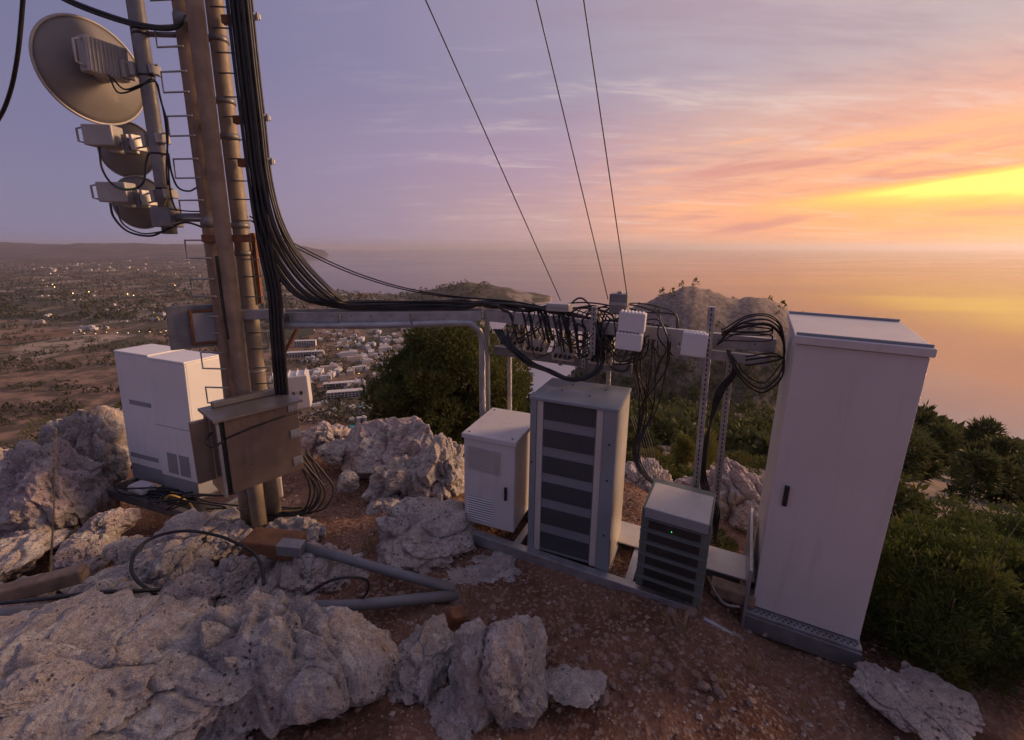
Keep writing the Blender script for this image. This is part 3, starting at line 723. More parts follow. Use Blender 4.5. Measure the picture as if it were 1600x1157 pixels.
def dish(label, c, az_, el_, R_, depth, box, boxoff, mount_to, big):
    """dish opening along +X of the local frame"""
    t = thing('dish_antenna', label, 'antenna', c); M3 = Euler((0, R(-el_), R(90 - az_)), 'XYZ').to_matrix(); t.rotation_euler = M3.to_euler()
    V = []; F = []; nr_, ns = 10, 40
    for i in range(nr_ + 1):
        q = i / nr_; rr = R_ * q; xx = depth * q * q
        V += [(xx, rr * math.cos(2 * math.pi * j / ns), rr * math.sin(2 * math.pi * j / ns)) for j in range(ns)]
    for i in range(nr_):
        F += [(i * ns + j, i * ns + (j + 1) % ns, (i + 1) * ns + (j + 1) % ns, (i + 1) * ns + j) for j in range(ns)]
    V2 = [(a + .006, b * .995, c_ * .995) for a, b, c_ in V]; n = len(V)
    F2 = [tuple(reversed([i + n for i in f])) for f in F]
    F3 = [(nr_ * ns + j, nr_ * ns + (j + 1) % ns, n + nr_ * ns + (j + 1) % ns, n + nr_ * ns + j) for j in range(ns)]
    MB().raw(V + V2, F + F2 + F3, True).build('reflector', M['dish'], t)
    rim = [(depth, (R_ + .002) * math.cos(2 * math.pi * j / 48), (R_ + .002) * math.sin(2 * math.pi * j / 48)) for j in range(49)]
    MB().tube(rim, .009 if big else .005, 6, False).build('rim', M['odu'], t)
    MB().tube([(.0, 0, 0), (-.09, 0, 0)], R_ * .22, 16).build('hub', M['odu'], t)
    # radio unit on the back
    bx = MB().box((-.09 - box[0] / 2 - boxoff[0], boxoff[1], boxoff[2]), box, .008).build('radio_unit', M['odu'], t)
    xb = -.09 - box[0] - boxoff[0]
    if big:
        for k in range(11):
            yy = boxoff[1] - box[1] / 2 + .012 + k * (box[1] - .024) / 10
            MB().box((xb - .004, yy, boxoff[2]), (.008, .007, box[2] - .02), .001).build('fin', M['odu'], bx)
    e = boxoff[1] + (box[1] / 2)
    hp = [(xb + .03, e, boxoff[2] + box[2] * .38), (xb + .03, e + .045, boxoff[2] + box[2] * .3), (xb + .03, e + .045, boxoff[2] - box[2] * .3), (xb + .03, e, boxoff[2] - box[2] * .38)]
    MB().tube(hp, .007, 6).build('handle', M['odu'], bx)
    # mount: from the hub to the pole (local coordinates of the pole centre)
    Mi = Matrix.LocRotScale(Vector(c), M3, None).inverted(); mp = Mi @ Vector(mount_to); up = (M3.inverted() @ Vector((0, 0, 1)))
    a = Vector((-.05, 0, 0)); b = a.lerp(mp, .55)
    MB().tube([a, b], .028, 8).build('mount_arm', M['odu'], t)
    dirm = (mp - b).normalized()
    for sg in (-1, 1): MB().tube([b + up * .03 * sg, mp + up * .03 * sg + dirm * .085], .006, 6).build('clamp_bolt', M['galv'], t)
    q = dirm.to_track_quat('X', 'Z').to_matrix()
    MB().box(b, (.025, .09, .10), .004, q).build('clamp_plate', M['odu'], t)
    MB().box(b.lerp(a, .35), (.05, .07, .12), .004, q).build('tilt_plate', M['galv_dark'], t)
    MB().box(mp - dirm * .06, (.03, .09, .08), .004, q).build('clamp_jaw', M['odu'], t)
    MB().box(mp + dirm * .06, (.02, .09, .06), .004, q).build('clamp_jaw', M['odu'], t)
    return t
dbig = atY(158, 112, 3.22)
dish('large round dish antenna seen from behind, topmost on the antenna pole', dbig, -70, 3, .305, .08, (.085, .23, .20), (.0, .05, .04), (AX, AY, dbig.z), True)
d2 = atY(190, 232, 3.36)
dish('small dish antenna in the middle, under the large dish', d2, -8, 2, .185, .06, (.12, .18, .13), (-.04, .03, .055), (AX, AY, d2.z + .02), False)
d3 = atY(210, 316, 3.36)
dish('lowest small dish antenna, at the foot of the antenna pole', d3, -8, 2, .18, .06, (.12, .18, .13), (-.04, .03, .055), (AX, AY, d3.z + .03), False)

# panel antenna left of the mast
Pn = thing('panel', 'flat grey metal panel bolted to the left of the mast', 'panel')
pc = atY(312, 510, 3.16); Pn.location = pc; Pn.rotation_euler = (0, R(1), R(42))
MB().box((0, 0, 0), (.36, .03, .30), .004).build('plate', M['galv_dark'], Pn)
MB().box((.03, -.03, .0), (.16, .02, .235), .004).build('back_box', M['cab_skirt'], Pn)
MB().box((-.05, -.044, 0), (.018, .012, .24), .002).build('rust_strip', M['rust'], Pn)
for zz in (.11, -.115): MB().tube([(-.06, -.035, zz), (.26, -.04, zz)], .012, 6).build('bracket', M['rust'], Pn)

# steel box on the mast
W_, D_, H_ = .515, .27, .56
Fb = thing('steel_box', 'brown stainless steel box with sloping lid strapped to the mast', 'box'); place(Fb, -1.86, 2.69, .50, 48.5)
MB().b2((0, .03, 0), (W_, D_, H_ - .02), .004).build('body', M['steel_box'], Fb)
dr = MB().b2((.045, .004, .012), (W_ - .004, .029, H_ - .04), .004).build('door', M['steel_box'], Fb)
MB().b2((.0, .008, .0), (.018, .0295, H_ - .03), .002).build('door_frame', M['galv'], Fb)
MB().b2((.019, .02, .01), (.044, .0296, H_ - .03)).build('door_gap', M['black'], Fb)
rf = MB(); zf = H_ - .02
rf.raw([(-.02, -.03, zf - .012), (W_ + .02, -.03, zf - .012), (W_ + .02, D_ + .02, zf - .005), (-.02, D_ + .02, zf - .005), (-.02, -.03, zf + .004), (W_ + .02, -.03, zf + .004), (W_ + .02, D_ + .02, zf + .012), (-.02, D_ + .02, zf + .012)],
       [(3, 2, 1, 0), (4, 5, 6, 7), (0, 1, 5, 4), (1, 2, 6, 5), (2, 3, 7, 6), (3, 0, 4, 7)])
rf.build('sloping_lid', M['steel_roof'], Fb)
MB().b2((.05, D_ - .06, H_ - .006), (W_ - .05, D_ - .01, H_ + .03), .003).build('rear_hood', M['steel_roof'], Fb)
for zz in (.06, .27, .47):
    hg = MB().b2((W_ - .075, -.003, zz), (W_ - .006, .0035, zz + .062), .002).build('hinge', M['galv'], Fb)
    for a_ in (-.058, -.03): MB().tube([(W_ + a_, -.003, zz + .015), (W_ + a_, -.007, zz + .015)], .005, 6).build('screw', M['galv_dark'], hg)
MB().tube([(.04, .002, .40), (.2, -.002, .43), (.36, -.002, .445), (W_ + .01, .002, .455)], .006, 6).build('strap', M['cable'], Fb)
MB().b2((-.11, .12, .10), (-.01, .15, .52), .004).build('side_plate', M['steel_box'], Fb)
MB().tube(smooth_path([(-.01, .08, .44), (-.06, .03, .40), (-.03, 0, .37), (.03, 0, .39)]), .006, 6).build('wire', M['cable'], Fb)

# finned radio unit behind the mast
def radio(label, c, size, rot, fins, mat='odu', group=None):
    t = thing('radio_unit', label, 'radio unit', c, rot, group)
    MB().box((0, 0, 0), size, .008).build('housing', M[mat], t)
    for k in range(fins):
        x = -size[0] / 2 + .02 + k * (size[0] - .04) / max(fins - 1, 1)
        MB().box((x, 0, size[2] / 2 + .008), (.006, size[1] - .02, .016), .001).build('fin', M[mat], t)
    cn = MB().tube([(-size[0] * .3, -size[1] / 2, 0), (-size[0] * .3, -size[1] / 2 - .03, 0)], .012, 8).build('connector', M['black'], t)
    copies(cn, [(size[0] * .2, 0, 0), (size[0] * .4, 0, 0), (size[0] * .6, 0, 0)]); return t
radio('white finned radio unit with ribbed top just right of the steel box', atY(455, 610, 3.52), (.28, .20, .27), (0, R(-2), R(20)), 5, 'white_paint')
tag(MB().box((-1.98, 3.42, .18), (.16, .14, .18), .01, Euler((0, 0, .5)).to_matrix()).build('power_box', M['cab_light']), 'pale green-grey power box low behind the mast', 'box')

# ------------------------------------------------------------------ overhead tray and rack
P0 = Vector((-1.80, 3.34, 1.60)); P1 = Vector((-.235, 3.52, 1.585)); P2 = Vector((1.60, 2.70, 1.515))
def along(a, b, name, mat, parent, w_, h_, off=(0, 0, 0), org=Vector()):
    d = (b - a); q = d.to_track_quat('X', 'Z').to_matrix()
    return MB().box((a + b) / 2 + Vector(off) - org, (d.length, w_, h_), .003, q).build(name, mat, parent)
Tr = thing('cable_tray', 'galvanised cable tray running from the mast to the rack post', 'cable tray', P0)
along(P0, P1, 'rail', M['galv'], Tr, .012, .075, (0, -.07, 0), P0)
along(P0, P1, 'rail', M['galv'], Tr, .012, .075, (0, .12, 0), P0)
for k in range(8):
    q = P0.lerp(P1, (k + .5) / 8) - P0; MB().box(q + Vector((0, .025, -.02)), (.03, .176, .012), .002).build('cross_rung', M['galv'], Tr)
for k in range(7):
    q = P0.lerp(P1, .3 + k * .09) - P0; MB().tube([q + Vector((0, -.0765, .01)), q + Vector((0, -.080, .01))], .007, 6).build('bolt', M['galv_dark'], Tr)
MB().tube([a - P0 for a in smooth_path([P0 + Vector((.05, -.09, -.055)), P0.lerp(P1, .5) + Vector((0, -.09, -.06)), P1 + Vector((-.16, -.09, -.05)), P1 + Vector((-.05, -.08, -.085)), P1 + Vector((0, -.06, -.19)), P1 + Vector((.0, -.06, -.55)), P1 + Vector((.0, -.06, -1.6))], 8)], .026, 12).build('bent_pipe', M['galv'], Tr)
for k in (.0, .22, .55): MB().box(P0.lerp(P1, k + .12) - P0 + Vector((0, -.09, -.03)), (.014, .04, .11), .002).build('strap', M['galv_dark'], Tr)
MB().tube([P0 - P0 + Vector((.03, .02, -.35)), Vector((.22, .03, -.04))], .014, 6).build('brace', M['rust'], Tr)

Rk = thing('equipment_rack', 'slotted steel rack of posts and rails behind the cabinet row', 'rack', P1)
dR = (P2 - P1).normalized(); nR = Vector((-dR.y, dR.x, 0)).normalized()
if nR.y < 0: nR = -nR
def rk(s, back=0., up=0.): return P1 + dR * s + nR * back + Vector((0, 0, up))
LRk = (P2 - P1).length
along(rk(.02), rk(LRk), 'top_rail', M['galv'], Rk, .045, .085, (0, 0, 0), P1)
along(rk(.05, .16, -.035), rk(LRk - .05, .16, -.035), 'back_rail', M['galv_dark'], Rk, .045, .06, (0, 0, 0), P1)
along(rk(.05, .12, -.30), rk(1.15, .12, -.30), 'lower_rail', M['galv_dark'], Rk, .05, .07, (0, 0, 0), P1)
along(rk(1.45, -.005, -.10), rk(LRk - .02, -.005, -.10), 'lower_rail', M['galv'], Rk, .04, .06, (0, 0, 0), P1)
def post(s, back, z0, z1, w_=.042, slots=True, lean=0.):
    b = rk(s, back); o1 = Vector((b.x, b.y, z0)) - P1; o2 = Vector((b.x + lean, b.y, z1)) - P1
    q = Euler((0, math.atan2(lean, z1 - z0), math.atan2(dR.y, dR.x))).to_matrix()
    p_ = MB().box((o1 + o2) / 2, (w_, w_, z1 - z0), .002, q).build('post', M['galv'], Rk)
    if slots:
        n = int((z1 - z0) / .032); me = None
        for k in range(n):
            c_ = o1.lerp(o2, (k + .5) / n) + q @ Vector((0, -w_ / 2 - .0008, 0))
            if me is None: me = MB().box((0, 0, 0), (.008, .002, .018), 0, q).mesh('slot')
            s_ = link('slot', me, M['black'], p_); s_.location = c_
post(.02, .05, -.1, 1.56, .03, False)
post(.16, .17, -.6, 1.6, .03, False)
post(1.64, -.045, .0, 1.74, .042)
post(1.78, .17, -.3, 1.5, .04, True)
post(.9, -.04, 1.36, 1.70, .036); post(.98, .14, .0, 1.6, .03, False)
for s_ in (.30, .62, .80): post(s_, .10, 1.22, 1.60, .03)
bt = MB().tube([rk(.2, -.0235, .0) - P1, rk(.2, -.029, .0) - P1], .008, 6).build('bolt', M['galv_dark'], Rk)
copies(bt, [dR * k for k in (.2, .5, .55, .9, 1.2, 1.5, 1.7)])
yawR = math.atan2(dR.y, dR.x)
for k, (s_, u_, lab) in enumerate(((.20, -.16, 'leftmost beige radio unit slung under the rack rail'), (.42, -.18, 'second beige radio unit from the left under the rack rail'), (.64, -.21, 'third beige radio unit from the left under the rack rail'), (.92, -.20, 'beige radio unit under the rack rail behind the white boxes'))):
    radio(lab, rk(s_, .16, u_), (.17, .26, .10), (R(18), R(4), yawR + R(8)), 4, 'beige_unit')
def whitebox(label, px, py, Y, s_):
    t = thing('surge_box', label, 'box', atY(px, py, Y), (R(2), R(3), yawR))
    MB().box((0, 0, 0), s_, .006).build('body', M['white_paint'], t)
    rb = MB().box((-s_[0] / 2 + .012, 0, s_[2] / 2 + .003), (.008, s_[1] * .8, .008), .001).build('rib', M['white_paint'], t)
    copies(rb, [(k * .022, 0, 0) for k in range(1, int(s_[0] / .023))])
    return t
whitebox('upper of two stacked white boxes on the rack', 988, 503, 2.88, (.165, .07, .125))
whitebox('lower of two stacked white boxes on the rack', 983, 533, 2.88, (.165, .07, .110))
whitebox('single white box on the rack between the stacked boxes and the tall cabinet', 1085, 538, 2.74, (.145, .06, .145))
t = thing('distribution_box', 'grey box on top of the rack above the stacked white boxes', 'box', atY(968, 474, 3.05), (0, 0, yawR))
MB().box((0, 0, 0), (.12, .1, .13), .005).build('body', M['galv_dark'], t); MB().box((0, 0, .07), (.03, .03, .02), .002).build('knob', M['galv'], t); MB().box((0, -.054, .0), (.10, .008, .02), .002).build('ridge', M['galv'], t)
t = thing('splice_box', 'small grey ribbed box among the cables on the rack rail', 'box', atY(874, 480, 3.25), (0, 0, yawR))
MB().box((0, 0, 0), (.17, .10, .055), .006).build('body', M['odu'], t); MB().box((0, -.0525, 0), (.165, .005, .006), .001).build('seam', M['cab_skirt'], t)

# ------------------------------------------------------------------ cables
GRP_F = 'black feeder cables from the mast along the tray'
for k in range(15):
    ox = -1.745 + (k % 5) * .030 + rng.uniform(-.004, .004); oy = 3.15 + (k // 5) * .032 + rng.uniform(-.006, .006)
    r_ = rng.choice([.008, .010, .012]); f = (k % 5) / 4
    pts = [(ox, oy, 5.2), (ox, oy, 4.2), (ox, oy, 3.3), (ox + .005, oy, 2.9), (ox + .01, oy, 2.55), (ox + .03 + .03 * f, oy, 2.20 + .06 * f), (ox + .10 + .06 * f, oy + .05, 1.93 + .08 * f), (ox + .24 + .1 * f, oy + .1, 1.74 + .04 * f)]
    tray = [P0.lerp(P1, q) + Vector((0, (k // 5) * .04 - .03 + rng.uniform(-.012, .012), .055 + (k % 5) * .012 + rng.uniform(-.006, .008))) for q in (.36, .5, .65, .8, .92)]
    end = rng.uniform(.15, .9)
    tail = [rk(end * q, .05 * (k // 5) - .02 + rng.uniform(-.03, .04), .075 + rng.uniform(-.02, .04)) for q in (.15, .5, .8, 1.)]
    tail += [rk(end + .06, -.03, .03), rk(end + .09, .02, -.12 - rng.uniform(0, .12))]
    cable('feeder_cable', pts + tray + tail, float(r_), M['cable'], 'black feeder cable bundled down the mast and along the tray', group=GRP_F, k=5)
for k in range(7):
    ox = -1.735 + (k % 4) * .026; oy = 3.17 + (k // 4) * .03
    cable('down_cable', [(ox, oy, 2.5), (ox + .01, oy, 2.1), (ox + .035, oy + .01, 1.8), (ox + .03, oy, 1.5), (ox + .02, oy, 1.2), (ox + .01, oy, .9)], .0125, M['cable'], 'black cable dropping straight down beside the mast to the steel box', group='cables dropping beside the mast')
for k in range(2):
    cable('span_cable', [atY(390, 338 + 6 * k, 3.3), atY(460, 381 + 5 * k, 3.6), atY(540, 420 + 4 * k, 3.7), atY(620, 447 + 3 * k, 3.65), atY(700, 462 + 2 * k, 3.55), atY(790, 470, 3.45), atY(850, 480, 3.3)], .005, M['cable'], ('upper' if k == 0 else 'lower') + ' of two thin cables sagging from the mast to the rack')
# loops among the rack
GRP_L = 'black cables looped through the rack'
def rpt(s, b, u, j=.035): return rk(s + rng.uniform(-j, j), b + rng.uniform(-j, j), u + rng.uniform(-j, j))
for k in range(30):
    s_ = rng.uniform(.2, 1.05); e = min(s_ + rng.uniform(.06, .4), 1.3); dp = rng.uniform(.10, .30); bk = rng.uniform(-.07, .12)
    cable('loop_cable', [rpt(s_, bk, .05), rpt(s_ + .02, bk - .03, -.06), rpt(s_ + (e - s_) * .25, bk - .04, -dp * .9), rpt((s_ + e) / 2, bk - .02, -dp), rpt(s_ + (e - s_) * .8, bk, -dp * .7), rpt(e, bk, -.03)], float(rng.choice([.004, .005, .0065])), M['cable'], 'thin black cable looping through the rack behind the mesh-front cabinet', group=GRP_L)
for k in range(16):   # over the rail top, arching up
    s_ = rng.uniform(.55, 1.0); e = s_ + rng.uniform(.2, .55); up = rng.uniform(.07, .17); bk = rng.uniform(-.04, .12)
    cable('arch_cable', [rpt(s_, bk, .0), rpt(s_ + .03, bk, up * .7), rpt((s_ + e) / 2, bk, up), rpt(e - .05, bk, up * .75), rpt(e, bk - .02, .0), rpt(e + .05, bk - .04, -.15)], float(rng.choice([.004, .0055, .007])), M['cable'], 'black cable arching over the rack rail beside the stacked white boxes', group='cables arching over the rack')
for k in range(12):   # heavy bundle that sags on to the top of the mesh-front cabinet
    j = lambda: rng.uniform(-.02, .02)
    pts = [atY(770 + rng.uniform(0, 25), 515, 3.4), atY(790 + rng.uniform(0, 15), 541, 3.32)]
    q1 = atZ(842, 590, 1.27); pts += [atY(825, 566, 3.25) + Vector((j(), j(), j())), Vector((.24 + j(), 3.05 + j(), 1.255 + abs(j()))), Vector((.38 + j(), 2.98 + j(), 1.215 + abs(j()))), Vector((.50 + j(), 2.94 + j(), 1.235 + abs(j()))), Vector((.60 + j(), 2.98 + j(), 1.32 + j())), rk(.95 + j() * 3, .0, -.16), rk(1.0 + j() * 4, .02, .02)]
    cable('sagging_cable', pts, .007, M['cable'], 'black cable in the thick bundle sagging on to the mesh-front cabinet top', group='sagging cable bundle')
for k in range(13):   # tangle right of the white boxes, running down behind the mesh cabinet
    s_ = rng.uniform(1.0, 1.25); bk = rng.uniform(-.03, .1); j = lambda a=.03: rng.uniform(-a, a)
    pts = [rk(s_, bk, .03), rk(s_ + .12 + j(), bk, .02 + j()), rk(s_ + .17 + j(), bk, -.10 + j()), rk(s_ + .16 + j(), bk + .05, -.28), atY(1012 + rng.uniform(-14, 14), 640, 3.25), atY(994 + rng.uniform(-7, 7), 700, 3.2), atY(1003 + rng.uniform(-6, 6), 735, 3.1), atY(1025 + rng.uniform(-5, 10), 762, 2.95)]
    cable('tail_cable', pts, float(rng.choice([.004, .006])), M['cable'], 'black cable running from the rack down to the dark battery stack', group='cables down to the battery stack')
for k in range(6):   # fine drops from the rack
    x_ = 1070 + k * 3 if k < 2 else 1000 + k * 6
    cable('thin_wire', [atY(985 + k * 4, 650, 3.4), atY(1000 + k * 4, 700, 3.4), atY(1010 + k * 4, 750, 3.4)], .0025, M['cable_grey'], 'fine grey wire hanging behind the mesh-front cabinet', group='fine wires behind the cabinets')
for k in range(9):   # loops beside the tall cabinet
    a = rng.uniform(-1, 1); dd = 2.62 + .05 * a; w0 = (k - 4) * 2.6 + rng.uniform(-3, 3)
    pts = [atY(1128, 520 + 5 * a, 2.76), atY(1165, 506 + w0, dd), atY(1200, 503 + w0, dd), atY(1221, 522 + w0, dd), atY(1225, 556, dd), atY(1219 + w0 * .4, 588 + w0, dd), atY(1192, 610 + w0, dd), atY(1165, 596 + w0, dd), atY(1146, 570 + w0, dd), atY(1136, 548, 2.74)]
    if k % 3 == 1: pts = pts[:5] + [atY(1205, 560 + w0, dd), atY(1165, 566 + w0, dd)]
    if k % 3 == 2: pts = [atY(1120, 540, 2.78), atY(1150, 512 + w0, 2.7), atY(1195, 512 + w0, 2.66), atY(1207, 517 + w0, 2.66), atY(1195, 523 + w0, 2.66), atY(1130, 522 + w0, 2.72)]
    cable('coil_cable', pts, float(rng.choice([.0045, .006])), M['cable'], 'black cable coiled in loops beside the tall cabinet', group='cable coils beside the tall cabinet')
for k in range(5):
    pts = [atY(1136 + k, 548, 2.72), atY(1152 - 2 * k, 580, 2.78), atY(1130 - 3 * k, 615, 2.82), atY(1100 + k * 1.5, 690, 2.84), atY(1094 + k * 2, 735, 2.85), atY(1098 + k * 3, 770, 2.86), atY(1112 + k * 3, 800, 2.86), atY(1116, 850, 2.84)]
    cable('post_cable', pts, .0055, M['cable'], 'black cable tied along the slotted post by the battery stack', group='cables tied along the slotted post')
# around the mast foot
for k in range(9):
    a = Vector((-1.66 + rng.uniform(-.06, .06), 3.3 + rng.uniform(-.1, .1), .52)); w_ = rng.uniform(.05, .22)
    pts = [a, a + Vector((w_ * .5, 0, -.12)), a + Vector((w_, .02, -.32)), a + Vector((w_ * .6, -.04, -.46)), a + Vector((-.1, -.03, -.5)), a + Vector((-.22, -.05, -.48))]
    cable('foot_cable', pts, .008, M['cable'] if k != 4 else M['cable_yellow'], 'black cable looping out under the steel box' if k != 4 else 'yellow earth cable looping out under the steel box', group='cables under the steel box' if k != 4 else None)
# dish cables
def dcab(pp, Y, r=.006, mat='cable', label='', **kw):
    cable('jumper_cable', [atY(a, b, Y + (c[0] if c else 0)) for a, b, *c in pp], r, M[mat], label, **kw)
dcab([(175, 122, -.1), (195, 140, -.12), (222, 132, -.1), (243, 128, -.08), (250, 150, -.06), (258, 190, -.06), (262, 240, -.06), (266, 300, -.05), (275, 330)], 3.2, .0055, label='outer black jumper cable from the large dish down the antenna pole')
dcab([(170, 118, -.1), (185, 145, -.13), (215, 138, -.1), (240, 124, -.08), (252, 160, -.06), (262, 200, -.06), (260, 260, -.06), (262, 290, -.06)], 3.2, .0055, label='inner black jumper cable from the large dish down the antenna pole')
dcab([(155, 230, -.05), (160, 265, -.08), (178, 290, -.1), (205, 296, -.12), (224, 285, -.1), (228, 255, -.06), (236, 238, -.05), (262, 242, -.06)], 3.25, .0065, label='black jumper cable looping under the middle small dish')
dcab([(180, 292, -.12), (196, 297, -.13), (213, 295, -.125)], 3.24, .0072, 'cable_green', label='green sleeve on the jumper cable between the small dishes')
dcab([(172, 318, -.05), (178, 340, -.08), (200, 362, -.08), (235, 369, -.08), (262, 358, -.06), (288, 348, -.05), (315, 355, -.03), (330, 365)], 3.22, .007, label='thick black jumper cable sagging under the lowest dish to the mast')
dcab([(182, 322, -.05), (192, 350, -.08), (222, 365, -.08), (255, 362, -.06)], 3.22, .005, label='thin black jumper cable under the lowest dish')
dcab([(263, 240, -.06), (268, 270, -.05), (278, 293, -.04), (295, 299, -.02), (308, 293)], 3.2, .006, label='black cable bridging from the antenna pole to the mast')
dcab([(252, 325, -.06), (290, 330, -.04), (318, 331)], 3.2, .005, label='thin black cable from the lowest dish bracket to the mast')
dcab([(255, 283, -.06), (264, 300, -.08), (256, 325, -.08)], 3.2, .004, 'cable_yellow', label='yellow earth wire on the antenna pole beside the lowest dish')
for k in range(2):
    dcab([(-700, -420 + 8 * k, .4), (-250, -190 + 6 * k, .2), (-60, -95 + 5 * k, .05), (60, -28 + 5 * k), (105, -2 + 5 * k, -.02), (160, 20 + 5 * k, -.05), (215, 37 + 4 * k, -.1), (262, 43 + 3 * k, -.15), (284, 36 + 2 * k, -.12), (292, 24, -.05)], 3.25, .011, label=('upper' if k == 0 else 'lower') + ' of two cables slung from the mast past the large dish')
dcab([(338, 400), (343, 440), (348, 475), (353, 505), (358, 530)], 3.08, .010, 'cable', label='black cable clipped to the front of the mast above the steel box')
cable('hanging_cable', [Vector((-1.9, 2.0, 7.0)), atY(42, -320, 2.1), atY(38, -60, 2.2), atY(35, 10, 2.25), atY(27, 90, 2.3), atY(14, 150, 2.4), atY(-8, 195, 2.5), atY(-60, 260, 2.7), Vector((-4.6, 3.0, 1.9)), Vector((-7.5, 3.2, .6)), Vector((-9.0, 3.3, -.6))], .009, M['cable'], 'black cable hanging across the sky at the far left edge')
# guy wires
for n_, (a, b, c_, d_, Yb) in zip(('left', 'middle', 'right'), ((665, 0, 876, 470, 3.2), (838, 0, 950, 468, 3.05), (912, 0, 980, 464, 3.02))):
    B_ = atY(c_, d_, Yb); X, F_, D = ray(a, b); T_ = Vector((X, F_, -D)) * (2.2 / F_) + Vector((0, 0, CAM_H))
    T2 = T_ + (T_ - B_) * 1.6
    tag(MB().tube([B_, T_, T2], .0032, 6).build('guy_wire', M['cable']), n_ + ' one of the three thin wires rising from the rack into the sky', 'wire')

# ------------------------------------------------------------------ rocks
_ico = {}
def ico(sub):
    if sub not in _ico:
        bm = bmesh.new(); bmesh.ops.create_icosphere(bm, subdivisions=sub, radius=1); bm.verts.ensure_lookup_table()
        _ico[sub] = (np.array([v.co[:] for v in bm.verts]), np.array([[v.index for v in f.verts] for f in bm.faces])); bm.free()
    return _ico[sub]
def worley(p, seed):
    """F1, F2 and a random value of the nearest cell"""
    i = np.floor(p).astype(np.int64); f1 = np.full(len(p), 9.); f2 = f1.copy(); val = np.zeros(len(p))
    for cx in (-1, 0, 1):
        for cy in (-1, 0, 1):
            for cz in (-1, 0, 1):
                h = _h(i[:, 0] + cx, i[:, 1] + cy, i[:, 2] + cz, seed)
                q = i + (cx, cy, cz) + np.stack([(h & 1023) / 1023., ((h >> 10) & 1023) / 1023., ((h >> 20) & 1023) / 1023.], 1)
                d_ = np.linalg.norm(q - p, axis=1); near_ = d_ < f1
                f2 = np.where(near_, f1, np.minimum(f2, d_)); val = np.where(near_, (h & 255) / 255., val); f1 = np.where(near_, d_, f1)
    return f1, f2, val
def rock_verts(seed, rad, sub=6, facets=9, rough=1., blocks=1.):
    n, f = ico(sub); rg = np.random.default_rng(seed)
    p = np.sign(n) * np.abs(n) ** .8; p = p / np.linalg.norm(p, axis=1)[:, None] ** .6
    for k in range(facets):
        m_ = rg.normal(size=3); m_ /= np.linalg.norm(m_); h_ = rg.uniform(.5, .82)
        d_ = p @ m_ - h_; p = p - np.maximum(d_, 0)[:, None] * m_ * .95
    s = rg.uniform(0, 100, 3)
    rad = np.array(rad, float); q = p * rad; ms = float(rad.mean()); w_ = q / ms
    disp = ms * (.20 * fbm(w_ * 1.0 + s, 3, seed) + rough * .09 * ridged(w_ * 1.8 + s, 3, seed + 5))
    if blocks and sub >= 5:
        wp = q * (2.6 if ms > .25 else 4.5) + s; wp = wp + .35 * np.stack([vnoise(q * 5 + s + k, seed + 40 + k) for k in range(3)], 1)
        f1, f2, val = worley(wp, seed)
        c_ = np.exp(-((f2 - f1) / .07) ** 2)
        sc_ = min(ms, .32)
        disp = disp + blocks * sc_ * (.16 * (val - .5) - .13 * c_)
        f1, f2, val = worley(q * 13 + s + wp * .3, seed + 3)
        disp = disp - rough * .016 * np.clip(.45 - f1, 0, 1) / .45 * (vnoise(q * 3 + s, seed + 8) > -.05)
    if sub >= 5:
        cw = q + .06 * np.stack([vnoise(q * 6 + s + 7 * k, seed + 60 + k) for k in range(3)], 1)
        for fq, wd, am in ((2.1, .030, .055), (5.2, .035, .022)):
            disp = disp - min(ms / .3, 1.2) * am * np.exp(-np.abs(vnoise(cw * fq + s * 1.7, seed + 70)) / wd) * (vnoise(q * 2.5 + s, seed + 75) > -.25)
        disp = disp + .03 * min(ms / .3, 1.2) * (1 - np.abs(vnoise(cw * 4.2 + s, seed + 80)) * 1.6) ** 3
    disp = disp + rough * (.018 * ridged(q * 7 + s, 4, seed + 13) + .010 * fbm(q * 26 + s, 3, seed + 17) + .006 * (1 - 2 * np.abs(vnoise(q * 34 + s, seed + 19))))
    q = q + n * (disp - .06 * ms)[:, None]
    return q, f
def project(q):
    X, Y, Z = q[:, 0], q[:, 1], q[:, 2] - CAM_H
    fw = Y * math.cos(PITCH) - Z * math.sin(PITCH); dn = -Z * math.cos(PITCH) - Y * math.sin(PITCH)
    fw = np.maximum(fw, .05); return 800 + FPX * X / fw, 533 + FPX * dn / fw
def B(label, x0, y0, x1, y1, Y, seed, dep=None, yaw=0., tilt=0., sub=6, mat='rock', **kw):
    """a boulder whose outline spans x0..x1, y0..y1 in the photograph when it stands Y metres ahead"""
    if seed not in (114, 115, 120, 121, 122, 123, 124, 125, 126, 127, 128, 130, 131, 135, 146):
        gx0, gy0 = (x1 - x0) * .09, (y1 - y0) * .10; x0, x1, y0, y1 = x0 - gx0, x1 + gx0, y0 - gy0 * .5, y1 + gy0
    px, py = (x0 + x1) / 2, (y0 + y1) / 2; s = Y / ray(px, py)[1] / FPX
    a, b = (x1 - x0) * s / 2, (y1 - y0) * s / 2 * .9; dep = dep or min(a, b) * 1.1
    q, f = rock_verts(seed, (a, dep, b), sub, **kw)
    q = q @ np.array(Euler((R(tilt), 0, R(yaw))).to_matrix()).T
    c = np.array(atY(px, py, Y))
    for _ in range(6):
        ux, uy = project(q + c); w_, h_ = ux.max() - ux.min(), uy.max() - uy.min()
        q = q * np.array([(x1 - x0) / w_, 1, np.clip((y1 - y0) / h_, .7, 1.4)])
        ux, uy = project(q + c); c = c + np.array([(px - (ux.max() + ux.min()) / 2) * s, 0, -(py - (uy.max() + uy.min()) / 2) * s])
    o = link('boulder', npmesh('boulder', q, f, False), M[mat]); o.location = c
    return tag(o, label, 'boulder')
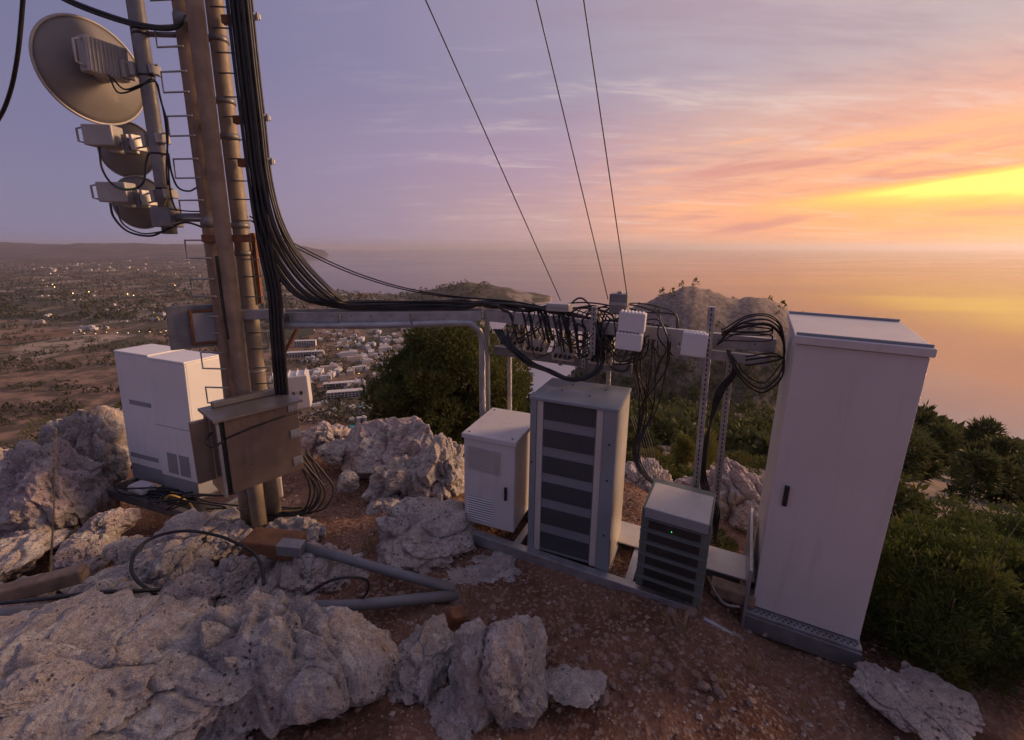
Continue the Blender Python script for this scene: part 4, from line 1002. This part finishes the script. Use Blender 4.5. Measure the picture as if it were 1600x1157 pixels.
B('craggy pale boulder left of the twin cabinets', 70, 642, 215, 810, 4.35, 101, dep=.35)
B('broad grey boulder at the left edge below the crag', -60, 690, 165, 850, 3.75, 102, mat='rock_cool', dep=.4)
B('small rounded boulder at the far left edge', -60, 700, 40, 790, 4.3, 103)
B('low cracked boulder at the left edge above the plank', -80, 832, 95, 920, 3.0, 104, dep=.3)
B('grey rock wedged between the left boulders and the platform', 125, 795, 215, 845, 3.4, 105, mat='rock_cool')
B('small dark grey rock left of the cable loop', 78, 845, 165, 905, 2.95, 106, mat='rock_cool')
B('smooth boulder right in front of the platform', 212, 798, 342, 880, 2.95, 107)
B('rounded boulder inside the black cable loop', 205, 842, 325, 935, 2.62, 108)
B('wide flat boulder between plank and cable loop', 100, 875, 260, 960, 2.5, 109, dep=.25)
B('pale boulder beneath the mast foot', 315, 812, 410, 880, 3.0, 110)
B('pinkish boulder under the wooden block', 320, 865, 430, 960, 2.55, 111)
B('cracked pink boulder below the upper grey pipe', 405, 850, 568, 965, 2.6, 112)
B('low pale rock behind the wooden block', 400, 808, 505, 870, 3.1, 113)
B('round pale stone by the path behind the steel box', 494, 686, 546, 728, 4.5, 114, sub=5)
B('small pale stone lying on the red path', 526, 735, 562, 772, 3.9, 115, sub=5)
B('grey boulder at the cliff edge right of the steel box', 462, 660, 552, 715, 5.0, 116, mat='rock_cool')
B('large grey boulder at the cliff edge beyond the path', 545, 655, 705, 770, 4.5, 117, mat='rock_cool', tilt=-10)
B('tall weathered boulder left of the small cabinet', 640, 682, 728, 800, 4.0, 118)
B('sloping boulder on the right side of the path', 580, 715, 700, 815, 3.9, 119)
B('rounded stone at the path edge, upper', 565, 745, 630, 785, 3.75, 120, sub=5)
B('rounded stone at the path edge, lower', 568, 772, 642, 818, 3.5, 121, sub=5)
B('broad pale slab of rock in front of the small cabinet', 585, 775, 745, 915, 2.98, 122, dep=.32)
B('flat rock slab in the soil before the mesh-front cabinet', 745, 902, 885, 955, 2.55, 123, dep=.16)
B('flat rock under the left end of the base frame', 690, 856, 820, 920, 2.72, 124, dep=.2)
B('huge pitted boulder in the left foreground', -220, 928, 420, 1240, 1.55, 125, sub=7, dep=.34, facets=12, rough=1.2)
B('huge pink pitted boulder in the centre foreground', 250, 918, 655, 1240, 1.68, 126, sub=7, dep=.34, facets=12, rough=1.2, blocks=.45)
B('low foreground boulder at the lower left corner', -120, 1075, 200, 1260, 1.35, 127, dep=.2)
B('wedge shaped boulder standing in the lower middle', 700, 960, 862, 1190, 1.78, 128, dep=.22, blocks=.3)
B('small boulder between the two foreground boulders', 600, 968, 712, 1110, 1.85, 129)
B('small pale rock at the bottom beside the wedge boulder', 850, 1045, 950, 1100, 1.78, 130, sub=5)
B('flat pale rock at the bottom right under the bush', 1325, 1042, 1540, 1160, 1.85, 131, dep=.2)
B('jagged white rock behind the battery stack', 975, 718, 1048, 800, 4.0, 132, mat='rock_cool')
B('large jagged white rock behind the slotted posts', 1110, 722, 1225, 880, 3.7, 133, mat='rock_cool')
B('white rock between the posts and the battery stack', 1050, 738, 1150, 815, 4.1, 134, mat='rock_cool')
B('white rock showing between tall cabinet and bush', 1370, 838, 1455, 925, 2.95, 135, mat='rock_cool')
B('low white rock behind the deck plate', 1100, 820, 1200, 872, 3.4, 136, mat='rock_cool')
B('grey boulder behind the lower pipe left of the centre boulder', 225, 900, 350, 985, 2.3, 140, mat='rock_cool')
B('pale boulder between the black cable loop and the foreground boulder', 95, 905, 235, 975, 2.25, 141)
B('low pale rock just left of the mast foot', 300, 795, 385, 850, 3.2, 142)
B('pale rock at the left of the plank end', 70, 900, 150, 950, 2.6, 143)
B('cracked rock below the conduit box', 440, 868, 560, 930, 2.75, 144)
B('pale rock on the path side of the upper pipe', 500, 845, 575, 895, 2.95, 145, sub=5)
B('pale ledge at the right of the broad slab', 640, 890, 760, 940, 2.55, 146, dep=.2)
B('grey rock at the left edge between broad boulder and plank', -30, 815, 85, 870, 3.3, 150, mat='rock_cool')
B('pale rock just right of the dry stalk', 95, 822, 190, 880, 3.2, 151)
B('low rock in front of the platform corner', 165, 838, 240, 890, 2.95, 152)
B('long low rock at the left edge under the plank', -90, 900, 80, 985, 2.2, 153, mat='rock_cool')
B('pale boulder right of the cable loop under the lower pipe', 335, 915, 440, 985, 2.3, 154)
B('small pale rock right of the mast foot', 455, 815, 520, 850, 3.3, 155, sub=5)
B('dark earthy boulder at the bottom left of the centre boulder', 640, 1080, 730, 1200, 1.6, 137)

# loose stones on the path
protos = []
for k in range(7):
    q, f = rock_verts(300 + k, (.5, .42, .3), 3, 7, .6); protos.append(npmesh('stone', q, f, False)); protos[-1].materials.append(M['stone'])
def clear_of(x, y):   # keep stones off the base frame
    return True
cnt = 0
while cnt < 130:
    px, py = rng.uniform(380, 1340), rng.uniform(700, 1110)
    ok = (430 < px < 640 and 720 < py < 860) or (560 < px < 760 and 850 < py < 960) or (760 < px < 1330 and 900 + (px - 760) * .16 < py) or (620 < px < 720 and 930 < py < 1000)
    if not ok: continue
    g = atZ(px, py, -.02); z = hz(g.x, g.y); g = atZ(px, py, z); s = float(np.clip(rng.lognormal(-3.4, .45), .018, .085))
    if px > 760:   # not under the frame line
        pass
    o = link('stone', protos[cnt % 7], None); o.location = (g.x, g.y, z + s * .12); o.scale = (s, s, s); o.rotation_euler = (rng.uniform(-.3, .3), rng.uniform(-.3, .3), rng.uniform(0, 6.28))
    tag(o, 'loose pale stone lying on the red soil', 'stone', 'loose stones on the red soil'); cnt += 1
# gravel
n = 16000; V0 = np.array([(1, 0, 0), (-1, 0, 0), (0, 1, 0), (0, -1, 0), (0, 0, .7), (0, 0, -.7)]); F0 = np.array([(0, 2, 4), (2, 1, 4), (1, 3, 4), (3, 0, 4)])
gx_ = rng.uniform(-2.4, 2.2, n); gy_ = rng.uniform(1.2, 5.2, n); gz_ = height(gx_, gy_); gs = np.clip(rng.lognormal(-5.0, .5, n), .003, .02)
ang = rng.uniform(0, 6.28, n); ca, sa_ = np.cos(ang), np.sin(ang)
vv = V0[None] * gs[:, None, None] * rng.uniform(.6, 1.2, (n, 6, 1)); vx = vv[..., 0] * ca[:, None] - vv[..., 1] * sa_[:, None]; vy = vv[..., 0] * sa_[:, None] + vv[..., 1] * ca[:, None]
gvv = np.stack([vx + gx_[:, None], vy + gy_[:, None], vv[..., 2] + gz_[:, None] + gs[:, None] * .2], -1).reshape(-1, 3)
gff = (F0[None] + (np.arange(n) * 6)[:, None, None]).reshape(-1, 3)
def gravel_mat():
    m, t, p = newmat('gravel'); gi = t.node('ShaderNodeNewGeometry')
    t.put(p.inputs['Base Color'], t.ramp(gi.outputs['Random Per Island'], [(0, (.12, .06, .04)), (.4, (.2, .11, .075)), (.7, (.3, .21, .16)), (1, (.42, .34, .29))])); p.inputs['Roughness'].default_value = .95; return m
M['gravel'] = gravel_mat()
stuff(link('gravel', npmesh('gravel', gvv, gff), M['gravel']), 'fine reddish gravel strewn over the soil', 'gravel')

# ------------------------------------------------------------------ pipes, wood and bits on the ground
def gp(px, py, z): return atZ(px, py, z)
tag(MB().tube([gp(462, 851, .17), gp(580, 885, .12), gp(712, 921, .06)], .029, 14).build('pipe', M['pvc']), 'upper grey plastic pipe slanting down from the wooden block', 'pipe')
tag(MB().tube([gp(380, 952, .10), gp(560, 946, .08), gp(716, 930, .03)], .031, 14).build('pipe', M['pvc']), 'lower grey plastic pipe half hidden behind the centre boulder', 'pipe')
tag(MB().tube([gp(-60, 968, .25), gp(30, 958, .25), gp(110, 948, .2)], .032, 14).build('pipe', M['pvc']), 'grey plastic pipe at the left edge below the plank', 'pipe')
tag(MB().box(gp(430, 850, .17), (.36, .16, .12), .012, Euler((R(4), R(3), R(-4))).to_matrix()).build('wooden_block', M['wood']), 'reddish brown wooden block at the foot of the mast', 'block')
tag(MB().box(gp(455, 856, .19), (.16, .08, .075), .004, Euler((R(4), R(3), R(-4))).to_matrix()).build('conduit_box', M['galv']), 'small grey conduit box in front of the wooden block', 'box')
tag(MB().box(gp(45, 918, .24), (.52, .09, .085), .012, Euler((0, R(-6), R(19))).to_matrix()).build('plank', M['plank']), 'weathered brown wooden plank among the boulders at the left', 'plank')
tag(MB().box(gp(716, 1022, .12), (.06, .05, .13), .008, Euler((R(6), R(4), R(10))).to_matrix()).build('concrete_post', M['concrete']), 'small concrete stub beside the wedge shaped boulder', 'post')
tag(MB().box(gp(712, 965, .03), (.1, .09, .1), .02, Euler((.2, .3, .6)).to_matrix()).build('brick', M['rust']), 'broken reddish brick at the end of the pipes', 'brick')
tag(MB().box(gp(1145, 925, .0), (.25, .10, .07), .006, Euler((0, 0, R(-30))).to_matrix()).build('timber', M['plank']), 'brown timber offcut in front of the deck plate by the tall cabinet', 'timber')
cable('ground_cable', [gp(0, 943, .32), gp(80, 935, .34), gp(150, 926, .36), gp(205, 924, .36), gp(250, 922, .3)], .010, M['cable'], 'black cable lying across the boulders at the lower left')
cable('ground_cable', [gp(245, 930, .28), gp(215, 908, .32), gp(205, 885, .34), gp(215, 858, .36), gp(245, 838, .38), gp(290, 830, .38), gp(335, 836, .36), gp(370, 849, .32), gp(398, 866, .26), gp(410, 890, .2), gp(412, 915, .15)], .010, M['cable'], 'black cable bent in a wide loop over the boulders')
cable('ground_cable', [gp(480, 928, .22), gp(515, 908, .30), gp(550, 902, .30), gp(574, 908, .24), gp(574, 925, .16), gp(566, 935, .1)], .008, M['cable'], 'short black cable arched over the pink boulder')
cable('ground_cable', [gp(1105, 900, .0), gp(1120, 930, .04), gp(1135, 945, .02), gp(1155, 948, .0)], .008, M['cable_grey'], 'grey cable looping on the ground left of the tall cabinet')
# dry stalk
ds = thing('dry_plant', 'tall dry yellow stalk rising in front of the left boulders', 'plant', gp(73, 885, .1))
st = atY(88, 668, 2.75) - ds.location
MB().tube(smooth_path([(0, 0, -.1), st * .4 + Vector((.02, 0, 0)), st]), [.007 - .005 * k / 12 for k in range(13)], 5).build('stalk', M['dry_grass'], ds)
lv = MB()
for k in range(60):
    q = st * rng.uniform(.45, 1.); d_ = Vector(rng.normal(size=3)); d_.z = abs(d_.z); d_ = d_.normalized() * .04; s_ = d_.cross(Vector((0, 0, 1))).normalized() * .004
    lv.raw([q - s_, q + s_, q + d_], [(0, 1, 2)])
stuff(lv.build('seed_heads', M['dry_grass'], ds))

# ------------------------------------------------------------------ foliage
def leaves(P, D, ll, lw, seed):
    """diamond leaves at P pointing along D"""
    rg = np.random.default_rng(seed); n = len(P); D = D / (np.linalg.norm(D, axis=1)[:, None] + 1e-9)
    S = np.cross(D, rg.normal(size=(n, 3))); S /= np.linalg.norm(S, axis=1)[:, None] + 1e-9
    l = ll * rg.uniform(.4, 1.7, n)[:, None]; w_ = lw * rg.uniform(.6, 1.2, n)[:, None]
    v = np.stack([P, P + D * l * .5 + S * w_ * .5, P + D * l, P + D * l * .5 - S * w_ * .5], 1).reshape(-1, 3)
    f = np.arange(4 * n).reshape(-1, 4); return v, f
def crown(seed, rad, nclump, nleaf, ll, lw, cr=(.22, .42), up=.5, cone=0., shell=.55):
    """leafy clumps spread through an ellipsoid that stands on z=0 (rad = half sizes)"""
    rg = np.random.default_rng(seed); rad = np.array(rad)
    c = rg.normal(size=(nclump, 3)); c /= np.linalg.norm(c, axis=1)[:, None]; c *= rg.uniform(shell, 1, nclump)[:, None] ** .6
    c[:, 2] = c[:, 2] * .92
    if cone: c[:, :2] *= (1 - cone * (c[:, 2:3] * .5 + .5))
    c = c * rad * .82; c[:, 2] += rad[2]
    k = rg.integers(0, nclump, nleaf); cs_ = rg.uniform(cr[0], cr[1], nclump) * rad.mean()
    d_ = rg.normal(size=(nleaf, 3)); d_ /= np.linalg.norm(d_, axis=1)[:, None]; d_[:, 2] = d_[:, 2] * .75
    P = c[k] + d_ * (cs_[k] * rg.uniform(.35, 1, nleaf) ** .5)[:, None]
    D = d_ + rg.normal(size=(nleaf, 3)) * .5 + np.array([0, 0, up])
    P[:, 2] = np.maximum(P[:, 2], .01)
    return leaves(P, D, ll, lw, seed + 1), c
def plant(name, label, cat, loc, seed, rad, nclump, nleaf, ll, lw, mat, group=None, trunk=.05, part='foliage', **kw):
    t = thing(name, label, cat, loc, (0, 0, 0), group)
    (v, f), c = crown(seed, rad, nclump, nleaf, ll, lw, **kw)
    link(part, npmesh(part, v, f), M[mat], t)
    mb = MB(); rg = np.random.default_rng(seed + 7)
    mb.tube(smooth_path([(0, 0, -.4), (rg.uniform(-.1, .1) * rad[0], 0, rad[2] * .5), (0, rg.uniform(-.1, .1) * rad[0], rad[2] * 1.2)]), [trunk * (1 - .06 * k) for k in range(13)], 7)
    for q in c[:14]:
        b = Vector((0, 0, max(q[2] * .45, .02))); mb.tube([b, b.lerp(Vector(q), .6) + Vector((0, 0, .03)), Vector(q)], [trunk * .5, trunk * .35, trunk * .15], 5)
    mb.build('trunk' if part == 'crown' else 'stems', M['bark'], t)
    if part == 'foliage' and nleaf > 20000:      # dead twigs poking out
        tw = MB()
        for q in c[::4]:
            d_ = Vector(q) - Vector((0, 0, rad[2] * .6)); e_ = Vector(q) + d_.normalized() * rad[0] * .26 + Vector((0, 0, .05)); tw.tube([Vector(q) * .7, Vector(q) + Vector((0, 0, .02)), e_], [.004, .003, .001], 4)
        stuff(tw.build('dead_twigs', M['plank'], t))
    return t
plant('bush', 'dense green bush filling the lower right corner', 'bush', (2.62, 2.34, -.42), 500, (.66, .62, .50), 170, 60000, .030, .010, 'bush', trunk=.02, cr=(.10, .20), up=1.0)
plant('bush', 'green bush at the right edge behind the corner bush', 'bush', (3.55, 2.75, -.75), 501, (.8, .7, .6), 150, 42000, .034, .012, 'bush', trunk=.02, cr=(.10, .2), up=1.)
plant('bush', 'green bush growing just behind the tall cabinet and white rock', 'bush', (2.9, 3.5, -1.1), 502, (.7, .6, .5), 70, 26000, .03, .012, 'bush', trunk=.02, cr=(.16, .3), up=.7)
plant('juniper_tree', 'large dark juniper tree beyond the small cabinet', 'tree', (-1.30, 9.2, -3.45), 510, (2.0, 1.7, 2.3), 230, 110000, .085, .032, 'juniper', trunk=.12, part='crown', cr=(.10, .22), up=.8, shell=.35)
plant('juniper_tree', 'lower juniper tree filling the gap behind the mesh-front cabinet', 'tree', (1.1, 9.8, -4.2), 511, (1.9, 1.5, 1.65), 170, 70000, .085, .032, 'juniper', trunk=.1, part='crown', cr=(.10, .22), up=.8, shell=.35)
plant('bush', 'green bush behind the crag left of the twin cabinets', 'bush', (-4.9, 6.1, -1.5), 512, (1.1, .8, .95), 70, 22000, .05, .018, 'bush', trunk=.04, cr=(.16, .3), up=.7)
plant('bush', 'low green bush on the skyline of the far left boulders', 'bush', (-7.2, 7.0, -1.9), 513, (1.0, .8, .7), 60, 16000, .05, .018, 'bush', trunk=.04, cr=(.16, .3), up=.7)
for k, (px, py, Y, hh, lab) in enumerate(((1066, 712, 12.5, .78, 'left one of the two small yellow-green pines behind the rocks'), (1102, 706, 13.5, 1.0, 'right one of the two small yellow-green pines behind the rocks'))):
    g = atY(px, py, Y); plant('young_pine', lab, 'tree', (g.x, g.y, g.z - hh), 520 + k, (hh * .62, hh * .62, hh), 40, 9000, .075, .02, 'young_pine', trunk=.04, part='crown', cone=.65, up=1.0)
plant('bush', 'low mossy shrub between the white rock and the deck plate', 'bush', (1.62, 3.15, -.25), 530, (.16, .12, .1), 20, 3000, .018, .007, 'juniper', trunk=.008)

wm = []
for k in range(3):
    rg = np.random.default_rng(700 + k); n = 46; P = rg.normal(size=(n, 3)) * (.025, .025, 0); D = rg.normal(size=(n, 3)) * .45 + (0, 0, 1)
    v, f = leaves(P, D, .13, .006, 701 + k); me = npmesh('grass_tuft', v, f); me.materials.append(M['dry_grass']); wm.append(me)
wsp = [(470, 800), (505, 765), (600, 835), (640, 950), (735, 955), (870, 1010), (960, 975), (1060, 1000), (1010, 1060), (1180, 1045), (1260, 1085), (700, 770), (575, 870), (1130, 1090), (830, 880), (1345, 1030)]
for k, (px, py) in enumerate(wsp):
    g = atZ(px, py, -.05); g.z = hz(g.x, g.y); o = link('grass_tuft', wm[k % 3], None); o.location = g; o.rotation_euler = (0, 0, k * 1.3); s = .5 + .35 * ((k * 7) % 5) / 4; o.scale = (s, s, s)
    tag(o, 'small dry grass tuft growing on the red soil', 'grass tuft', 'dry grass tufts on the soil')

for k, (px, py, Y, hh, lab) in enumerate(((1010, 715, 5.6, .42, 'low dark shrub behind the white rock by the battery stack'), (1180, 720, 6.2, .55, 'dark shrub between the slotted post and the tall cabinet'), (1060, 745, 5.4, .35, 'low shrub under the small pines'), (930, 700, 5.8, .5, 'dark shrub hidden behind the mesh-front cabinet'))):
    g = atY(px, py, Y); plant('bush', lab, 'bush', (g.x, g.y, g.z - hh * 1.6), 540 + k, (hh * 1.3, hh, hh), 60, 9000, .045, .016, 'juniper', trunk=.02, cr=(.14, .26), up=.8)

# wooded slopes: nearer pines one by one, the rest as one wood
tv = []
for k in range(6):
    (v, f), c = crown(600 + k, (1.25 + .1 * k, 1.2, 2.0 + .15 * k), 34, 1500, .42, .17, cone=.45 if k % 2 else .25, cr=(.18, .34), up=.6)
    me = npmesh('crown', v, f); me.materials.append(M['pine'])
    tr = MB().tube([(0, 0, -1.), (.05, 0, 1.2), (0, .05, 3.2)], [.13, .1, .03], 6); tm = tr.mesh('trunk'); tm.materials.append(M['bark']); tv.append((me, tm))
placed = []
def wood_spots(n, r0, r1, a0, a1, seed, mind):
    rg = np.random.default_rng(seed); out = []
    r_ = np.exp(rg.uniform(np.log(r0), np.log(r1), n * 4)); a_ = np.radians(rg.uniform(a0, a1, n * 4)); x = r_ * np.sin(a_); y = r_ * np.cos(a_); z = height(x, y)
    dens = vnoise(np.stack([x / 22, y / 22, 0 * x], 1), 7); rocky = (z > -72) & (y > 215) & (np.degrees(a_) < 34)
    keep = (dens > -.28) & ~(rocky & (rg.random(n * 4) > .10)) & (z > SEA + 4)
    return x[keep][:n], y[keep][:n], z[keep][:n], r_[keep][:n]
s1 = wood_spots(120, 7, 95, 6, 34, 901, 2); s2 = wood_spots(185, 7.5, 95, 33, 60, 902, 2)
x, y, z, r_ = (np.concatenate(q) for q in zip(s1, s2))
order = np.argsort(r_)
for i in order:
    if 9 < r_[i] < 20 and 16 < math.degrees(math.atan2(x[i], y[i])) < 25: continue
    me, tm = tv[int(rng.integers(6))]; s = float(rng.uniform(.65, 1.15)) * float(np.interp(r_[i], [7, 14, 30, 60], [.22, .36, .62, .95]))
    rt = math.degrees(math.atan2(x[i], y[i])) > 33; fa = r_[i] > 40
    lab = ('far' if fa else 'near') + (' dark pine on the wooded slope right of the tall cabinet' if rt else ' dark pine in the wooded valley behind the cabinet row')
    t = thing('pine_tree', lab, 'tree', (x[i], y[i], z[i] - .15), (0, 0, float(rng.uniform(0, 6.28))), ('far' if fa else 'near') + (' pines on the right slope' if rt else ' pines in the valley'))
    t.scale = (s, s, s * float(rng.uniform(.85, 1.15))); link('crown', me, None, t); link('trunk', tm, None, t)
# the tall dark pine rising at the right edge of the tall cabinet
g = atY(1447, 640, 26); me, tm = tv[2]; t = thing('pine_tree', 'dark pine whose top shows at the right edge of the tall cabinet', 'tree', (g.x, g.y, g.z - 4.0), (0, 0, 1.)); t.scale = (.8, .8, 1.0); link('crown', me, None, t); link('trunk', tm, None, t)

def forest(name, xs, ys, zs, size, nl, mat, label, seed, ll=.5):
    rg = np.random.default_rng(seed); n = len(xs)
    s = size * rg.uniform(.6, 1.3, n)
    d_ = rg.normal(size=(n, nl, 3)); d_ /= np.linalg.norm(d_, axis=2)[..., None]
    P = d_ * rg.uniform(.5, 1, (n, nl, 1)) * np.array([.5, .5, .62]); P[..., :2] *= (1.1 - .7 * np.clip(P[..., 2:3] + .5, 0, 1)); P[..., 2] += .6
    P = P * s[:, None, None] + np.stack([xs, ys, zs], 1)[:, None, :]
    D = d_ + rg.normal(size=(n, nl, 3)) * .6 + np.array([0, 0, .5])
    v, f = leaves(P.reshape(-1, 3), D.reshape(-1, 3), 1., 1., seed)
    # scale leaves by tree size
    v = v.reshape(n, nl, 4, 3); c0 = v[:, :, :1]; v = c0 + (v - c0) * (s[:, None, None, None] * np.array(ll))
    return stuff(link(name, npmesh(name, v.reshape(-1, 3), f), M[mat]), label, 'wood')
x, y, z, r_ = wood_spots(3400, 90, 420, 4, 62, 905, 3)
forest('wood', x, y, z - .3, 4.2, 46, 'pine', 'distant dark pine wood covering the hillsides', 31, .26)
# scrub on the steep hillside and across the plain
rg = np.random.default_rng(77)
def plainspots(n, y0, y1, t0, t1, sd, thr):
    rg = np.random.default_rng(sd); yy = np.exp(rg.uniform(np.log(y0), np.log(y1), n * 3)); t_ = rg.uniform(t0, t1, n * 3); xx = t_ * yy; zz = height(xx, yy)
    d_ = fbm(np.stack([xx / 160, yy / 90, 0 * xx], 1), 3, 15); k = (d_ > thr) & (zz > SEA + 3); return xx[k][:n], yy[k][:n], zz[k][:n]
x, y, z = plainspots(5200, 330, 1500, -1.35, .05, 78, .0)
forest('scrub', x, y, z - .3, 5.5, 12, 'scrub', 'dark scrub and orchard trees dotted over the near plain', 33, .5)
x, y, z = plainspots(9000, 1400, 7500, -1.35, -.05, 79, -.05)
forest('orchard', x, y, z - .3, 9., 6, 'scrub', 'dark orchards and hedges over the far plain', 34, .7)

# ------------------------------------------------------------------ resort town on the plain
def ground_many(spots, zg=-226, it=4):
    P = np.array([ray(px, py) for px, py in spots]); s = (CAM_H - zg) / P[:, 2]
    for _ in range(it): s = (CAM_H - height(P[:, 0] * s, P[:, 1] * s)) / P[:, 2]
    return [Vector((a, b, c)) for a, b, c in zip(P[:, 0] * s, P[:, 1] * s, CAM_H - P[:, 2] * s)]
def ground_at(px, py): return ground_many([(px, py)])[0]
def house_mesh(w_, d_, h_, tile):
    mb = MB(); mb.b2((-w_ / 2, -d_ / 2, -2), (w_ / 2, d_ / 2, h_))
    if not tile:
        mb.b2((-w_ / 2 - .15, -d_ / 2 - .15, h_ + .002), (w_ / 2 + .15, -d_ / 2 + .2, h_ + .7)); mb.b2((w_ * .1, 0, h_ + .002), (w_ * .35, d_ * .35, h_ + 2.2))
    return mb
hm = []
for k, (w_, d_, h_) in enumerate(((12, 10, 4), (16, 10, 6.5), (22, 11, 6.5), (10, 9, 3.5), (28, 12, 9))):
    for mt in ('wall_white', 'wall_cream'):
        me = house_mesh(w_, d_, h_, False).mesh('house'); me.materials.append(M[mt]); hm.append(me)
def town(n, box, sd, wts, label, group, smin=.8, smax=1.2):
    rg = np.random.default_rng(sd)
    for g in ground_many(list(zip(rg.uniform(box[0], box[2], n), rg.uniform(box[1], box[3], n)))):
        if g.z < SEA + 2: continue
        k = int(rg.choice(5, p=wts)); i = k * 2 + int(rg.random() < .25)
        o = link('house', hm[i], None); o.location = g; o.rotation_euler = (0, 0, R(18) + (0 if rg.random() < .7 else R(90)) + rg.normal() * .12); s = float(rg.uniform(smin, smax)); o.scale = (s, s, s)
        tag(o, label, 'house', group)
W1 = [.3, .3, .15, .15, .1]
town(110, (500, 490, 690, 560), 1, W1, 'small white flat-roofed house in the resort town below the tray', 'houses of the resort town')
town(50, (470, 555, 620, 610), 2, W1, 'small white house on the dry ground below the resort town', 'houses below the resort town')
town(50, (440, 458, 690, 492), 3, W1, 'tiny pale building on the coastal strip beyond the tray', 'buildings on the coastal strip')
town(22, (430, 625, 580, 660), 4, [.5, .2, .1, .2, 0], 'white villa roof near the turquoise pools', 'villas near the pools', .5, .8)
town(50, (60, 425, 330, 520), 5, W1, 'far pale farmhouse scattered over the left plain', 'farmhouses on the plain')
town(60, (50, 398, 330, 425), 6, [.1, .2, .3, .1, .3], 'tiny pale building in the far village under the hills', 'buildings of the far village', 1.2, 2.2)
def hotel(label, px, py, w_, d_, fl, yaw, nx, mat='wall_white'):
    g = ground_at(px, py); t = thing('hotel', label, 'building', g, (0, 0, R(yaw)))
    h_ = fl * 3.3
    MB().b2((-w_ / 2, -d_ / 2, -3), (w_ / 2, d_ / 2, h_)).build('wall', M[mat], t)
    MB().b2((-w_ / 2 - .3, -d_ / 2 - .3, h_ + .01), (w_ / 2 + .3, d_ / 2 + .3, h_ + .8)).build('parapet', M['wall_white'], t)
    me = None
    for f_ in range(fl):
        bl = MB().b2((-w_ / 2, -d_ / 2 - 1.4, f_ * 3.3 - .1), (w_ / 2, -d_ / 2 - .02, f_ * 3.3 + .15)).build('balcony', M['wall_white'], t)
        for i in range(nx):
            if me is None: me = MB().b2((-.35 * w_ / nx, -.1, 0), (.35 * w_ / nx, 0, 2.2)).mesh('window'); me.materials.append(M['pane_dark'])
            o = link('window', me, None, t); o.location = (-w_ / 2 + (i + .5) * w_ / nx, -d_ / 2 - .03, f_ * 3.3 + .5)
    for i in range(nx + 1):
        MB().b2((-w_ / 2 + i * w_ / nx - .2, -d_ / 2 - 1.3, 0), (-w_ / 2 + i * w_ / nx + .2, -d_ / 2 - .04, h_)).build('divider', M['wall_white'], t)
    return t
hotel('white hotel block at the edge of the brown field right of the mast', 478, 541, 46, 14, 4, 12, 9)
hotel('long cream hotel below the brown field right of the mast', 475, 557, 78, 14, 3, 14, 14, 'wall_cream')
hotel('long cream hotel right of the white radio unit, nearer the pools', 545, 620, 62, 13, 3, 16, 12, 'wall_cream')
hotel('low cream hotel wing just behind the long hotel near the pools', 530, 604, 48, 12, 2, 16, 10, 'wall_cream')
for k, (px, py, s, lab) in enumerate(((553, 668, 13, 'long turquoise pool in the middle of the villas'), (528, 676, 8, 'small turquoise pool left of the long pool'), (577, 661, 8, 'turquoise pool close to the juniper tree'), (566, 636, 8, 'turquoise pool beside the white villas'), (521, 667, 5, 'tiny turquoise pool at the cliff boulders'), (592, 538, 18, 'blue pool in the resort town'))):
    g = ground_at(px, py); tag(MB().box((0, 0, .25), (s, s * .5, .5), 0).build('swimming_pool', M['pool']), lab, 'pool'); o = C.objects[-1]
for o in [q for q in C.objects if q.name.startswith('swimming_pool')]: pass
pl_ = [q for q in C.objects if q.name.startswith('swimming_pool')]
for o, (px, py, a) in zip(pl_, ((553, 668, -40), (528, 676, 20), (577, 661, 10), (566, 636, 30), (521, 667, 0), (592, 538, 20))):
    o.location = ground_at(px, py) + Vector((0, 0, .6)); o.rotation_euler = (0, 0, R(a))
# street lamps already lit at dusk
lm = MB().raw(*(lambda q: (q[0] * .55 + np.array((0, 0, 7.5)), q[1].tolist()))(ico(2))).mesh('lamp_head'); lm.materials.append(M['lamp_glow'])
pm = MB().tube([(0, 0, -1), (0, 0, 7)], .12, 5).mesh('lamp_post'); pm.materials.append(M['galv_dark'])
def lamps(spots, label, group, s=1.):
    for g in ground_many(spots):
        t = thing('street_lamp', label, 'street lamp', g, group=group); t.scale = (s, s, s); link('lamp_head', lm, None, t); link('lamp_post', pm, None, t)
lamps([(116 + 16 * k + (k * 37) % 9, 524 - k * .4 + (k * 13) % 3) for k in range(11)], 'lit street lamp along the road at the foot of the left plain', 'street lamps along the road', .8)
lamps([(rng.uniform(480, 690), rng.uniform(500, 600)) for k in range(22)], 'lit street lamp in the resort town', 'street lamps of the resort town', .6)
lamps([(rng.uniform(60, 320), rng.uniform(403, 470)) for k in range(18)], 'tiny far light on the plain near the village', 'lights on the far plain', 2.2)

# ------------------------------------------------------------------ haze
hm_, t, p = newmat('haze'); t.n.clear(); vp = t.node('ShaderNodeVolumePrincipled'); vp.inputs['Color'].default_value = (.98, .955, .985, 1); vp.inputs['Density'].default_value = HAZE; vp.inputs['Anisotropy'].default_value = .45
ho_ = t.node('ShaderNodeOutputMaterial'); t.l.new(vp.outputs[0], ho_.inputs['Volume'])
hb = MB().b2((-70000, -70000, SEA - 40), (70000, 70000, 300)).build('haze', hm_); stuff(hb, 'thin purple evening haze over plain and sea', 'haze')
